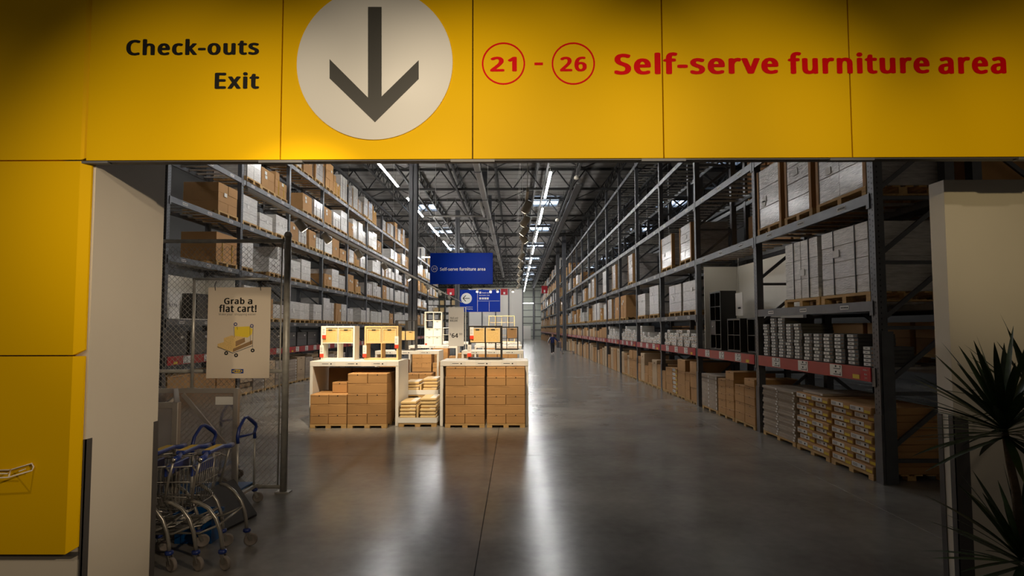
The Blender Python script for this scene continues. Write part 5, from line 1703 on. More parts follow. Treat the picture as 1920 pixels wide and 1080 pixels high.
t = thing('show_lamp', 'long lamp tube under the beam of the show bay behind the fence', 'lamp', (-8.715, 15.55, 3.875))
MB().cbox(-0.022, 0.022, -1.4, 1.4, 0.0, 0.035, 0.004).build('lamp_body', 'table_white', t)
MB().cbox(-0.016, 0.016, -1.35, 1.35, -0.025, -0.001, 0.004).build('tube', 'show_tube', t)

# ------------------------------------------------------------------ lamps of the hall
tube_m = MB().cbox(-0.055, 0.055, -2.55, 2.55, -0.04, 0.0, 0.01).mesh('tube', 'tube')
body_m = MB().cbox(-0.03, 0.03, -2.6, 2.6, 0.002, 0.05, 0.008).mesh('housing', 'duct')
LH = 9.3


def lamp(x, y, label, rz=0.0, z=LH):
    top = CZ - (1.395 if rz == 0 else 0.01)
    t = thing('hall_lamp', label, 'lamp', (x, y, z), rz, 'long hall lamps')
    ob('tube', tube_m, t)
    ob('housing', body_m, t)
    mb = MB()
    for yy in (-2.2, 2.2):
        mb.tube([(0, yy, 0.05), (0, yy, top - z)], 0.006, 4)
    mb.build('cable', 'galv', t)
    return t


for k in range(-1, 11):
    lamp(1.62, 28.0 + 7.8 * k, 'long bright hall lamp over the main aisle, %s from the entrance' % ordn(k + 1))
for k, y in enumerate((17.6, 25.4, 33.0, 40.6, 48.4, 56.2, 64.0)):
    lamp(-5.95, y, 'long bright hall lamp over the display side, %s from the entrance' % ordn(k))
for k, (y, x) in enumerate(((50.5, -5.95), (62, -6.2), (108.5, 0.9))):
    lamp(x, y, ('crosswise hall lamp beside the dark column', 'crosswise hall lamp behind the blue sign', 'crosswise hall lamp at the far end wall')[k], math.pi / 2, 8.6 if k < 2 else 7.0)

for k in range(4):
    lamp(-12.6, 17.0 + 9.0 * k, 'long hall lamp over the next aisle behind the fence-side rack, %s from the entrance' % ordn(k))

# track rails with spot heads over the display
def track(p, q, label, heads, zt=CZ - 0.01, r=0.028):
    p, q = Vector(p), Vector(q)
    t = thing('track_rail', label, 'track light', p)
    d = q - p
    MB().bar((0, 0, 0), d, 0.05, 0.06).build('rail', 'track', t)
    mb = MB()
    n = max(2, int(d.length / 5))
    for k in range(n + 1):
        a = d * (k / n)
        mb.tube([a, (a.x, a.y, zt - p.z)], 0.006, 4)
    mb.build('cable', 'galv', t)
    for (u, ax, ay, lit) in heads:
        a = d * u
        dirv = Vector((ax, ay, -0.75)).normalized()
        s0 = a + Vector((0, 0, -0.14)) - dirv * 0.1
        hb = MB()
        hb.tube([a + Vector((0, 0, -0.03)), a + Vector((0, 0, -0.12))], 0.02, 6)
        hb.tube([s0 - dirv * 0.02, s0, s0 + dirv * 0.2, s0 + dirv * 0.21], [0.05, 0.075, 0.082, 0.07], 12)
        ho = hb.build('spot_head', 'track', t)
        MB().tube([s0 + dirv * 0.2115, s0 + dirv * 0.215], 0.062, 12).build('lens', 'bulb', ho)
    return t


p, q2 = at_z(462, 355, 4.2), at_z(866, 567, 4.2)
track(p, q2, 'long track rail with spot heads running along the display on the fence side',
      [(0.06, 0.5, 0.4, 1), (0.10, 0.5, 0.5, 1), (0.17, 0.4, 0.6, 1), (0.25, 0.4, 0.5, 1), (0.36, 0.5, -0.2, 1), (0.5, 0.4, 0.4, 1), (0.62, 0.4, 0.4, 1), (0.75, 0.3, 0.5, 1)])
track((0.21, 9.6, 4.5), (0.15, 33, 4.5), 'track rail with spot heads hanging along the main aisle', [(0.03, -0.4, 0.5, 1), (0.09, -0.5, 0.5, 1), (0.14, -0.6, 0.2, 1), (0.19, 0.6, 0.3, 1), (0.33, -0.5, 0.4, 1), (0.43, -0.5, 0.4, 1), (0.56, -0.5, 0.4, 1), (0.7, -0.5, 0.4, 1), (0.86, -0.5, 0.4, 1)])
track((-2.56, 33.3, 4.5), (0.1, 33.3, 4.5), 'short crosswise track rail with spot heads before the wide blue sign', [(0.1, 0, -0.7, 1), (0.4, 0, -0.7, 1), (0.55, 0.2, -0.7, 1), (0.9, 0, -0.7, 1)])

# duct and pipes under the roof
t = thing('roof_duct', 'pale duct with a side branch running under the roof over the display', 'duct', (-1.85, 24, 9.9))
MB().cbox(-0.14, 0.14, 0, 60, -0.15, 0.15, 0.02).build('duct_run', 'duct', t)
mb = MB()
mb.tube([(-0.3, 9.6, -0.1), (-0.3, 14.0, -0.1)], 0.09, 8)
mb.tube([(-0.3, 14.0, -0.1), (-4.6, 14.0, -0.1)], 0.06, 8)
mb.build('duct_branch', 'duct', t)
for k in range(10):
    MB().box(-0.17, 0.17, 3 + k * 6, 3.05 + k * 6, -0.18, 1.58).build('duct_hanger', 'steel', t)
t = thing('cable_tray', 'long grey cable tray under the roof over the plant-side racking', 'cable tray', (3.45, 30, 9.88))
MB().box(-0.15, 0.15, 0, 78, 0, 0.02).build('tray_floor', 'steel', t)
MB().box(-0.17, -0.15, 0, 78, 0, 0.1).build('tray_side', 'steel', t)
MB().box(0.15, 0.17, 0, 78, 0, 0.1).build('tray_side', 'steel', t)
for k in range(13):
    MB().tube([(-0.16, 2 + k * 5.8, 0.1), (-0.16, 2 + k * 5.8, 1.6)], 0.01, 4).build('tray_hanger', 'steel', t)
for (px, py, d, lab) in ((1045, 411, 36, 'small pale loudspeaker hanging over the plant-side rack, higher one'), (1081, 331, 28, 'small round detector hanging from the roof over the racking')):
    p = at_y(px, py, d)
    t = thing('hanging_speaker', lab, 'loudspeaker', p)
    MB().lathe([(0.10, -0.14), (0.13, -0.12), (0.12, 0.0), (0.03, 0.06)], (0, 0, 0), 12).build('speaker_body', 'track', t)
    hang(t, 0, 0, 0.06, CZ - 1.2 - p.z)
# ------------------------------------------------------------------ chain-link fence
FY = 7.3
fp = at_y(537, 620, FY).x
fz = at_y(537, 440, FY).z
fx0 = -6.0
t = thing('chain_link_fence', 'grey chain-link fence with steel posts and rails beside the carts', 'fence', (fp, FY, 0))
mb = MB()
mb.tube([(0, 0, 0.02), (0, 0, fz - 0.02)], 0.044, 14)
mb.lathe([(0.05, fz - 0.03), (0.05, fz), (0.035, fz + 0.03), (0.01, fz + 0.045)], (0, 0, 0), 14)
mb.box(-0.09, 0.09, -0.06, 0.06, 0, 0.02)
mb.build('post', 'fence_steel', t)
MB().tube([(-2.3, 0.0, 0.0), (-2.3, 0, fz - 0.03)], 0.03, 10).build('post', 'fence_steel', t)
zt_, zm_ = at_y(450, 452, FY).z, at_y(450, 696, FY).z
for z in (zt_, zm_, 0.075):
    MB().tube([(fx0 - fp, 0, z), (-0.04, 0, z)], 0.026, 10).build('rail', 'fence_steel', t)
MB().tube([(-0.075, 0.0, 0.06), (-0.075, 0, zt_)], 0.011, 6).build('tension_bar', 'fence_steel', t)
mb = MB()
for z in (0.5, 0.95, 1.4, 1.85, 2.3, 2.75, zt_):
    mb.tube([(-0.09, 0.03, z), (-0.03, 0.052, z), (0.03, 0.04, z)], 0.006, 5)
mb.build('clamp', 'fence_steel', t)
mb = MB()
P = 0.072
nx, nz = int((fp - 0.08 - fx0) / P * 2), int((zt_ - 0.09) / P)
r_ = 0.0029


def wire(pts):
    vs, fs = [], []
    for i, p_ in enumerate(pts):
        for k in range(3):
            a = 2.094 * k
            vs.append((p_[0] + r_ * math.cos(a), p_[1] + r_ * math.sin(a), p_[2]))
        if i:
            for k in range(3):
                k2 = (k + 1) % 3
                fs.append(((i - 1) * 3 + k, (i - 1) * 3 + k2, i * 3 + k2, i * 3 + k))
    mb.add(vs, fs)


for i in range(nx):
    x = -0.08 - i * P / 2
    for sg in (1, -1):
        pass
    wire([(x - (P / 2 if (i + j) % 2 else 0.0), 0.004 * (1 if (i + j) % 2 else -1), 0.09 + j * P / 2) for j in range(nz * 2 + 1)])
tag(mb.build('chain_link', 'fence_steel', t), None, None, None, 'stuff')

# ------------------------------------------------------------------ poster on its hanging frame
d = 7.0
a, b_ = at_y(386, 709.5, d), at_y(508, 538.5, d)
pc = ((a.x + b_.x) / 2, d, a.z)
w, h = b_.x - a.x, b_.z - a.z
t = thing('cart_poster', 'beige poster reading Grab a flat cart with a picture of a loaded cart', 'poster', pc)
MB().cbox(-w / 2, w / 2, 0, 0.012, 0, h, 0.003).build('board', 'poster', t)


def pp(px, py):
    p = at_y(px, py, d)
    return p.x - pc[0], p.z - pc[2]


def ptext(body, mat, px0, px1, py0, py1, bold, space=1.05):
    x0, z0 = pp(px0, py1)
    x1, z1 = pp(px1, py0)
    return text_fit('lettering', body, mat, x0, x1, z0, z1, -0.002, t, bold, space, 0.002)


ptext('Grab', 'letter_black', 420, 459, 558, 570.5, 0.034, 1.0)
ptext('a', 'letter_black', 464.5, 473.5, 561, 570.5, 0.034, 1.0)
ptext('flat cart!', 'letter_black', 410.5, 481.5, 571, 585.5, 0.034, 1.0)
ptext('Make your', 'dark_print', 410.5, 436.5, 587, 592.5, 0.0)
ptext('shopping easier', 'dark_print', 440, 480, 587, 592.5, 0.0)


def poly(name, mat, pts, lay=0.0, parent=t):
    P = [pp(*q) for q in pts]
    A = sum(P[i][0] * P[(i + 1) % len(P)][1] - P[(i + 1) % len(P)][0] * P[i][1] for i in range(len(P)))
    if A < 0:
        P = P[::-1]
    return MB().prism(P, -0.001 - lay, -0.0002 - lay).build(name, mat, parent)


pr = poly('picture', 'label_yellow', [(440, 613), (467, 612), (474, 618), (472, 627), (464, 633), (440, 630)])
poly('picture', 'basket', [(408, 645), (424, 640), (455, 648), (455, 651), (437, 660), (408, 652)])
poly('picture', 'card_dark', [(437, 654), (455, 646), (473, 638), (473, 645), (437, 660)], 0.0012)
poly('picture', 'basket', [(420, 634), (434, 629), (459, 632), (442, 640), (442, 650), (420, 643)], 0.0024)
poly('picture', 'card_dark', [(442, 640), (459, 633), (460, 641), (442, 650)], 0.0036)
for (p0, p1) in (((439, 612), (440, 632)), ((445, 612), (446, 618)), ((469, 612), (470, 645)), ((475, 612), (474, 652)), ((408, 650), (437, 662)), ((437, 662), (474, 648))):
    (xa, za), (xb, zb) = pp(*p0), pp(*p1)
    MB().bar((xa, -0.0055, za), (xb, -0.0055, zb), 0.001, 0.006).build('picture', 'steel', t)
for (cx, cy) in ((442, 608), (472.5, 611)):
    x, z = pp(cx, cy)
    mb = MB()
    ring(mb, x, z, 0.022, 0.009, -0.006, -0.004, 16)
    mb.build('picture', 'cart_blue', t)
for (cx, cy) in ((424.5, 662), (443, 666), (474, 657)):
    x, z = pp(cx, cy)
    mb = MB()
    ring(mb, x, z, 0.024, 0.014, -0.006, -0.004, 16)
    mb.build('picture', 'hole', t)
lg = poly('logo_panel', 'logo_blue', [(434, 692), (456.5, 692), (456.5, 700), (434, 700)])
x, z = pp(445.2, 696)
N = 28
mb = MB()
mb.prism([(x + 0.062 * math.cos(2 * math.pi * k / N), z + 0.021 * math.sin(2 * math.pi * k / N)) for k in range(N)], -0.0024, -0.0012)
mb.build('logo_oval', 'logo_yellow', t)
x0, z0 = pp(437.5, 698)
x1, z1 = pp(453.5, 694)
text_fit('lettering', 'IKEA', 'logo_blue', x0, x1, z0, z1, -0.0035, t, 0.05, 1.0, 0.001)
mb = MB()
for px in (404, 489):
    x, z = pp(px, 541)
    x2, z2 = pp(px, 527)
    mb.tube([(x, 0.004, z - 0.03), (x, -0.006, z), (x - 0.012, 0.006, (z + z2) / 2), (x, 0.02, z2)], 0.004, 6)
mb.build('hook', 'hole', t)
th = thing('poster_frame', 'thin steel stand from which the beige cart poster hangs', 'stand', (at_y(363, 600, d + 0.05).x, d + 0.05, 0))
x1 = at_y(504, 523, d + 0.05).x - th.location.x
zz = at_y(430, 523, d + 0.05).z
MB().tube([(0, 0, 1.364), (0, 0, zz)], 0.019, 10).build('pole', 'galv', th)
MB().tube([(-0.02, 0, zz), (x1, 0, zz)], 0.017, 10).build('cross_arm', 'galv', th)
MB().cbox(-0.04, 0.04, -0.035, 0.035, 1.360, 1.366, 0.001).build('base_plate', 'galv', th)

# ------------------------------------------------------------------ cart corral of aluminium profile
t = thing('cart_corral', 'low aluminium corral frame with clear panels behind the parked carts', 'corral', (-3.5, 7.05, 0))
ztp = 1.36
post = MB().cbox(-0.03, 0.03, -0.03, 0.03, 0.002, ztp, 0.004).mesh('post', 'aluminium')
for (x, y) in ((0, 0), (-1.35, 0), (0.05, -1.33), (-1.55, -1.33)):
    ob('post', post, t, (x, y, 0))
for (p0, p1) in (((-0.03, 0), (-1.32, 0)), ((0.02, -1.33), (-1.52, -1.33)), ((0.03, -1.29), (-0.75, -0.03))):
    for z in (ztp - 0.03, 0.12):
        if z < 1 and p0[1] == -1.29:
            continue
        mb = MB()
        mb.bar((p0[0], p0[1], z), (p1[0], p1[1], z), 0.05, 0.055)
        mb.build('rail', 'aluminium', t)
MB().bar((-0.62, -0.10, ztp - 0.06), (-0.05, -0.04, 0.6), 0.03, 0.045).build('strut', 'aluminium', t)
MB().bar((-0.64, -0.16, ztp - 0.08), (-1.1, -0.5, ztp - 0.45), 0.03, 0.045).build('strut', 'aluminium', t)
MB().box(-1.28, -0.04, -0.006, 0.0, 0.16, ztp - 0.06).build('clear_panel', 'plexi', t)
MB().box(-1.50, 0.01, -1.336, -1.33, 0.16, ztp - 0.06).build('clear_panel', 'plexi', t)
a, b_ = at_y(403, 759, 7.03), at_y(437, 744, 7.03)
MB().box(a.x + 3.5, b_.x + 3.5, -0.012, -0.008, a.z, b_.z).build('label', 'label', t)

# ------------------------------------------------------------------ shopping carts
_wh = {}


def caster(mb_leg, parent, x, y, rz=0.0, r=0.062, zc=0.17):
    """caster below a leg that ends at (x, y, zc): collar, fork, and a wheel of its own whose axle runs along local y turned by rz"""
    mb_leg.lathe([(0.02, zc + 0.005), (0.034, zc), (0.036, zc - 0.022), (0.022, zc - 0.034)], (x, y, 0), 12, 1)
    ca, sa = math.cos(rz), math.sin(rz)
    cx, cy = x + 0.035 * ca, y + 0.035 * sa
    for s_ in (-1, 1):
        ox, oy = -sa * 0.02 * s_, ca * 0.02 * s_
        mb_leg.bar((x + ox, y + oy, zc - 0.03), (cx + ox, cy + oy, r), 0.028, 0.006, 2, up=(-sa, ca, 0))
    if r not in _wh:
        prof = [(0.018, -0.014), (r - 0.016, -0.014), (r - 0.012, -0.017), (r - 0.002, -0.012), (r, 0.0), (r - 0.002, 0.012), (r - 0.012, 0.017), (r - 0.016, 0.014), (0.018, 0.014)]
        _wh[r] = MB().lathe(prof, (0, 0, 0), 20, axis='y').mesh('wheel', 'tyre')
    ob('wheel', _wh[r], parent, (cx, cy, r + 0.001), rz)


def shopping_cart(loc, rz, label):
    """local: handle along y at x=0, the basket runs to -x, rear casters at +x"""
    t = thing('shopping_cart', label, 'shopping cart', loc, rz, 'nested shopping carts')
    hw = 0.30
    hz = 0.985
    mb = MB()
    mb.tube([(0.03, -hw - 0.02, hz - 0.02), (0.03, -hw + 0.06, hz - 0.015), (0.0, -hw + 0.16, hz), (0.0, hw - 0.16, hz), (0.03, hw - 0.06, hz - 0.015), (0.03, hw + 0.02, hz - 0.02)], [0.026, 0.024, 0.017, 0.017, 0.024, 0.026], 10)
    mb.cbox(-0.045, 0.035, -0.15, 0.15, hz - 0.014, hz + 0.022, 0.01)
    hd = mb.build('handle', 'cart_blue', t)
    MB().box(-0.035, 0.025, -0.12, 0.12, hz + 0.0215, hz + 0.0245).build('handle_label', 'strap', hd)
    mb = MB()
    for s_ in (-1, 1):
        mb.lathe([(0.022, -0.006), (0.02, 0.006)], (0.03, s_ * (hw + 0.024), hz - 0.02), 10, axis='y')
    mb.build('end_cap', 'chrome', hd)
    # legs: big curved tubes
    lg = MB()
    for s_ in (-1, 1):
        y = s_ * 0.26
        lg.tube([(-0.06, y * 1.06, 0.60), (0.0, y * 1.04, 0.585), (0.08, y, 0.53), (0.145, y, 0.44), (0.185, y, 0.33), (0.205, y, 0.22), (0.21, y, 0.165)], 0.0165, 10, 2)
        caster(lg, t, 0.21, y, 0.5 * s_)
        lg.tube([(-0.55, y * 0.62, 0.30), (-0.56, y * 0.62, 0.165)], 0.0145, 8, 2)
        caster(lg, t, -0.56, y * 0.62, 0.4)
        lg.tube([(0.165, y, 0.38), (0.0, y * 0.92, 0.31), (-0.58, y * 0.62, 0.30)], 0.0105, 8, 2)
        lg.tube([(0.02, y * 1.13, hz - 0.02), (-0.02, y * 1.13, 0.80), (-0.06, y * 1.06, 0.60)], 0.0115, 8, 2)
        lg.tube([(-0.012, y * 1.13, 0.86), (-0.06, y * 1.02, 0.89)], 0.009, 6, 2)
    lg.tube([(0.165, -0.26, 0.38), (0.165, 0.26, 0.38)], 0.011, 8, 2)
    lg.build('chassis', ['cart_steel', 'cart_blue', 'cart_steel'], t)
    # basket of wire: rim, floor and side wires
    bm_ = MB()
    top = [(-0.06, -0.27, 0.90), (-0.86, -0.20, 0.84), (-0.86, 0.20, 0.84), (-0.06, 0.27, 0.90)]
    bot = [(-0.10, -0.23, 0.50), (-0.76, -0.16, 0.56), (-0.76, 0.16, 0.56), (-0.10, 0.23, 0.50)]

    def lp(a, b_, u):
        return tuple(a[i] + (b_[i] - a[i]) * u for i in range(3))
    bm_.tube(top, 0.006, 6)
    bm_.tube(bot, 0.005, 6)
    for v in (0.35, 0.7):
        bm_.tube([lp(top[i], bot[i], v) for i in range(4)], 0.0035, 5)
    for (i, j, n_) in ((0, 1, 22), (3, 2, 22), (1, 2, 10)):
        for k in range(1, n_):
            u = k / n_
            bm_.tube([lp(top[i], top[j], u), lp(bot[i], bot[j], u)], 0.0030, 4, caps=False)
    for k in range(1, 10):
        u = k / 10
        bm_.tube([lp(bot[0], bot[3], u), lp(bot[1], bot[2], u)], 0.0024, 4, caps=False)
    bm_.build('basket', 'cart_steel', t)
    MB().cbox(-0.115, -0.09, -0.20, 0.20, 0.79, 0.88, 0.006).build('child_seat', 'cart_blue', t)
    lo = MB()
    lo.tube([(-0.02, -0.17, 0.35), (-0.6, -0.11, 0.245), (-0.6, 0.11, 0.245), (-0.02, 0.17, 0.35)], 0.006, 6, closed=True)
    for k in range(1, 9):
        y = -0.17 + 0.34 * k / 9
        lo.tube([(-0.02, y, 0.35), (-0.6, y * 0.65, 0.245)], 0.003, 4)
    lo.build('lower_rack', 'cart_steel', t)
    return t


names = ['shopping cart at the open end of the nested row, all its casters in view', 'second shopping cart of the nested row by the white jamb', 'third shopping cart of the nested row, mostly behind the white jamb', 'innermost shopping cart of the nested row by the white jamb']
cart0 = shopping_cart((-2.80, 5.24, 0), R(4), names[0])
for k in range(1, 3):
    c_ = copy_tree(cart0, None, (-2.80 - 0.225 * k, 5.24 - 0.016 * k, 0))
    c_['label'] = names[k]

gm_ = MB()
for k in range(13):
    y = -0.25 + 0.5 * k / 12
    gm_.tube([(-0.052, y, 0.89), (-0.094, y * 0.85, 0.51)], 0.003, 4)
for z in (0.89, 0.70, 0.51):
    u_ = (0.9 - z) / 0.4
    gm_.tube([(-0.053 - 0.042 * u_, -0.262 + 0.035 * u_, z), (-0.053 - 0.042 * u_, 0.262 - 0.035 * u_, z)], 0.0045, 5)
gm_.build('rear_gate', 'cart_steel', cart0)

# blue crate under the carts
t = thing('blue_crate', 'blue plastic crate on the floor behind the shopping carts', 'crate', (-3.17, 5.68, 0.002))
mb = MB()
for (x0, x1, y0, y1) in ((-0.18, 0.18, -0.1, -0.085), (-0.18, 0.18, 0.085, 0.1), (-0.18, -0.165, -0.085, 0.085), (0.165, 0.18, -0.085, 0.085)):
    mb.box(x0, x1, y0, y1, 0, 0.27)
mb.box(-0.165, 0.165, -0.085, 0.085, 0, 0.012)
mb.build('crate_body', 'bin_blue', t)
mb = MB()
for (x0, x1, y0, y1) in ((-0.195, 0.195, -0.115, -0.1005), (-0.195, 0.195, 0.1005, 0.115), (-0.195, -0.1805, -0.1005, 0.1005), (0.1805, 0.195, -0.1005, 0.1005)):
    mb.box(x0, x1, y0, y1, 0.25, 0.29)
mb.build('crate_rim', 'bin_blue', t)
mb = MB()
for x in (-0.1, 0.0, 0.1):
    mb.box(x - 0.01, x + 0.01, -0.11, -0.1005, 0.0, 0.25)
mb.build('crate_rib', 'bin_blue', t)

# flat carts with blue loop handles
def flat_cart(x, y, label, tilted=False):
    """local: loop handle plane x=0 spanning y -0.24..0.24, platform towards -x"""
    t = thing('flat_cart', label, 'flat cart', (x, y, 0), 0.0, 'flat carts with blue loop handles')
    hw = 0.235
    mb = MB()
    for s_ in (-1, 1):
        mb.tube([(0, s_ * hw * (0.95 if s_ < 0 else 0.82), 0.2), (0, s_ * hw * (0.95 if s_ < 0 else 0.82), 0.80)], 0.013, 8)
    mb.build('pole', 'galv', t)
    mb = MB()
    c = [(-0.95, 0.80), (-1.0, 0.88), (-0.85, 0.97), (-0.35, 1.06), (-0.05, 1.065), (0.35, 1.02), (0.85, 0.95), (0.95, 0.91), (0.78, 0.85), (0.82, 0.78)]
    mb.tube([(0, a * hw, z) for a, z in c], [0.02, 0.018, 0.017, 0.017, 0.017, 0.024, 0.022, 0.018, 0.017, 0.02], 10)
    mb.tube([(0, -0.98 * hw, 0.87), (0, 0.2 * hw, 0.848), (0, 0.79 * hw, 0.845)], 0.014, 8)
    mb.build('loop_handle', 'cart_blue', t)
    mb = MB()
    for yy in (-0.25, 0.25):
        mb.bar((0.02, yy, 0.2), (-1.05, yy, 0.2), 0.035)
    for xx in (0.0, -0.5, -1.03):
        mb.bar((xx, -0.25, 0.2), (xx, 0.25, 0.2), 0.035)
    for xx in (0.0, -1.0):
        for yy in (-0.22, 0.22):
            caster(mb, t, xx, yy, 0.3)
    mb.build('cart_frame', ['galv', 'cart_blue', 'galv'], t)
    if not tilted:
        MB().cbox(-1.04, -0.03, -0.24, 0.24, 0.22, 0.245, 0.006).build('platform', 'bin_blue', t)
    return t


flat_cart(-3.37, 6.11, 'flat cart with a blue loop handle behind the shopping carts, dark platform board against it', True)
flat_cart(-3.17, 6.66, 'flat cart with a blue loop handle beside the fence post')
flat_cart(-3.95, 7.78, 'flat cart whose blue loop handle shows through the clear corral panel')
t = thing('platform_board', 'dark tilted platform board leaning against the flat cart', 'board', (-2.86, 6.10, 0))
u = Vector((-0.12, -0.52, 0)).normalized()
p0 = Vector((-0.06, 0.28, 0.022))
q0 = Vector((-0.34, 0.30, 0.40))
vs = [p0, p0 + u * 0.54, q0 + u * 0.54, q0]
nrm = (vs[1] - vs[0]).cross(vs[3] - vs[0]).normalized() * 0.02
MB().add([*vs, *[v - nrm for v in vs]], [(0, 1, 2, 3), (7, 6, 5, 4), (0, 4, 5, 1), (1, 5, 6, 2), (2, 6, 7, 3), (3, 7, 4, 0)]).build('board', 'board_dark', t)
MB().tube([vs[0] + Vector((0, 0, -0.003)), vs[1] + Vector((0, 0, -0.003))], 0.014, 6).build('board_edge', 'hole', t)

# ------------------------------------------------------------------ dracaena by the wall
PY = 3.55
base = at_y(1905, 900, PY)
t = thing('potted_dracaena', 'tall dracaena with long dark green leaves in a pot beside the white wall', 'potted plant', (base.x, PY, 0))


def rp(px, py, y=PY):
    p = at_y(px, py, y)
    return Vector((p.x - base.x, p.y - PY, p.z))


mb = MB()
mb.lathe([(0.15, 0.001), (0.19, 0.34), (0.205, 0.34), (0.205, 0.38), (0.18, 0.38), (0.175, 0.335)], (0.12, 0, 0), 24)
mb.build('pot', 'terracotta', t)
MB().lathe([(0.17, 0.30), (0.17, 0.336)], (0.12, 0, 0), 20).build('soil', 'soil', t)
c1, c2, c3 = rp(1884, 808), rp(1917, 1052), rp(1950, 770, PY + 0.1)
mb = MB()
mb.tube([(0.10, 0, 0.335), (0.10, 0, 0.55), rp(1912, 1000), rp(1905, 920), rp(1893, 865), c1], [0.034, 0.032, 0.027, 0.024, 0.021, 0.018], 10)
mb.tube([(0.17, 0.03, 0.335), (0.16, 0.02, 0.5), rp(1922, 1070)], [0.03, 0.026, 0.02], 10)
mb.tube([(0.2, 0.0, 0.335), (0.22, 0.06, 0.9), c3], [0.03, 0.026, 0.02], 10)
mb.build('trunk', 'bark', t)
leaf_meshes = []
for v in range(4):
    mb = MB()
    n_ = 9
    vs, fs = [], []
    droop = (0.05, 0.16, 0.30, 0.5)[v]
    for i in range(n_ + 1):
        u = i / n_
        wd = 0.025 * (0.55 + 1.3 * u) * (1 - u ** 2.2) if u > 0 else 0.013
        wd = max(0.0008, min(wd, 0.025))
        x, z = u * (1 - 0.12 * droop * u), -droop * u * u * 0.55
        for s_, dz in ((-1, 0.35), (0, 0.0), (1, 0.35)):
            vs.append((x, s_ * wd, z + dz * wd))
    for i in range(n_):
        for s_ in range(2):
            a = i * 3 + s_
            fs.append((a, a + 1, a + 4, a + 3))
    mb.add(vs, fs, 0, True)
    leaf_meshes.append(mb.mesh('leaf', 'leaf'))
q = random.Random(11)


def leaf(c, az, el, L, v):
    o = bpy.data.objects.new('leaf', leaf_meshes[v])
    dv = Vector((math.cos(el) * math.cos(az), math.cos(el) * math.sin(az), math.sin(el)))
    o.rotation_mode = 'XYZ'
    o.rotation_euler = Matrix.Rotation(az, 3, 'Z').to_4x4().to_3x3().to_4x4().to_euler()
    M3 = Matrix.Rotation(az, 3, 'Z') @ Matrix.Rotation(-el, 3, 'Y')
    o.rotation_euler = M3.to_euler()
    o.scale = (L, L * 1.6 if L < 0.45 else 0.9, L)
    o.location = c + dv * 0.012
    o.parent = t
    COL.objects.link(o)


def crown(c, n_, spread, Lr):
    for k in range(n_):
        u = k / n_
        el = R(84 - 104 * u ** 0.8 + q.uniform(-7, 7))
        az = k * 2.399 + q.uniform(-0.25, 0.25)
        v = 0 if el > R(45) else (q.choice((1, 1, 2)) if el > R(5) else q.choice((1, 2)))
        leaf(c + Vector((0, 0, 0.09 * (0.5 - u))), az, el, q.uniform(*Lr), v)


crown(c1, 62, 1, (0.46, 0.62))
crown(c2, 44, 1, (0.44, 0.60))
crown(c3, 40, 1, (0.45, 0.60))
# leaves reaching towards the opening
for (px, py, L) in ((1712, 705, 0), (1740, 760, 0), (1748, 800, 0), (1760, 845, 0), (1796, 650, 0), (1793, 682, 0), (1755, 782, 0), (1700, 752, 0)):
    pt = rp(px, py, PY - 0.05)
    dv = pt - c1
    leaf(c1, math.atan2(dv.y, dv.x), math.asin(dv.z / dv.length) + 0.10, dv.length, 1)
for (px, py) in ((1755, 985), (1806, 965), (1790, 905), (1800, 1075), (1870, 955)):
    pt = rp(px, py, PY - 0.05)
    dv = pt - c2
    leaf(c2, math.atan2(dv.y, dv.x), math.asin(dv.z / dv.length) + 0.10, dv.length, 1)

# ------------------------------------------------------------------ person with a flat cart far down the aisle
d = 46.0
p = at_z(1036, 664, 0.0)
px_, py_ = p.x, p.y
t = thing('person', 'person in a navy jacket and dark trousers walking, one arm out to a flat cart', 'person', (px_, py_, 0))


def skin(name, mat, verts, edges, rad, parent, sub=1, extra=None):
    me = bpy.data.meshes.new(name)
    me.from_pydata(verts, edges, [])
    o = ob(name, me, parent)
    me.materials.append(MATS[mat])
    md = o.modifiers.new('skin', 'SKIN')
    md.use_smooth_shade = True
    for i, r in enumerate(rad):
        sv = me.skin_vertices[0].data[i]
        sv.radius = (r if isinstance(r, tuple) else (r, r))
        sv.use_root = i == 0
    s = o.modifiers.new('sub', 'SUBSURF')
    s.levels = s.render_levels = sub
    return o


J = [(0, 0, 0.90), (0, 0.01, 1.10), (0, 0.0, 1.32), (0, -0.03, 1.42), (0, -0.06, 1.50), (0, -0.075, 1.585), (0, -0.07, 1.65),
     (-0.17, 0.0, 1.35), (-0.30, 0.02, 1.12), (-0.33, -0.06, 0.90), (-0.33, -0.09, 0.80),
     (0.17, 0.0, 1.35), (0.33, -0.08, 1.17), (0.50, -0.20, 1.04), (0.58, -0.24, 1.0),
     (-0.09, 0, 0.86), (-0.08, -0.16, 0.49), (-0.07, -0.06, 0.09), (-0.07, -0.20, 0.04),
     (0.09, 0, 0.86), (0.09, 0.02, 0.48), (0.09, 0.26, 0.13), (0.09, 0.14, 0.05)]
E_ = [(0, 1), (1, 2), (2, 3), (3, 4), (4, 5), (5, 6), (2, 7), (7, 8), (8, 9), (9, 10), (2, 11), (11, 12), (12, 13), (13, 14), (0, 15), (15, 16), (16, 17), (17, 18), (0, 19), (19, 20), (20, 21), (21, 22)]
RAD = [(0.14, 0.10), (0.13, 0.09), (0.15, 0.10), 0.06, 0.065, 0.095, 0.075, 0.06, 0.045, 0.034, 0.03, 0.06, 0.045, 0.034, 0.03, 0.09, 0.06, 0.04, 0.035, 0.09, 0.06, 0.04, 0.035]
skin('body', 'skin', J, E_, RAD, t, 2)
jv = [0, 1, 2, 7, 8, 9, 11, 12, 13]
mp_ = {v: i for i, v in enumerate(jv)}
jp = [J[v] for v in jv]
jp[0] = (0, 0, 0.78)
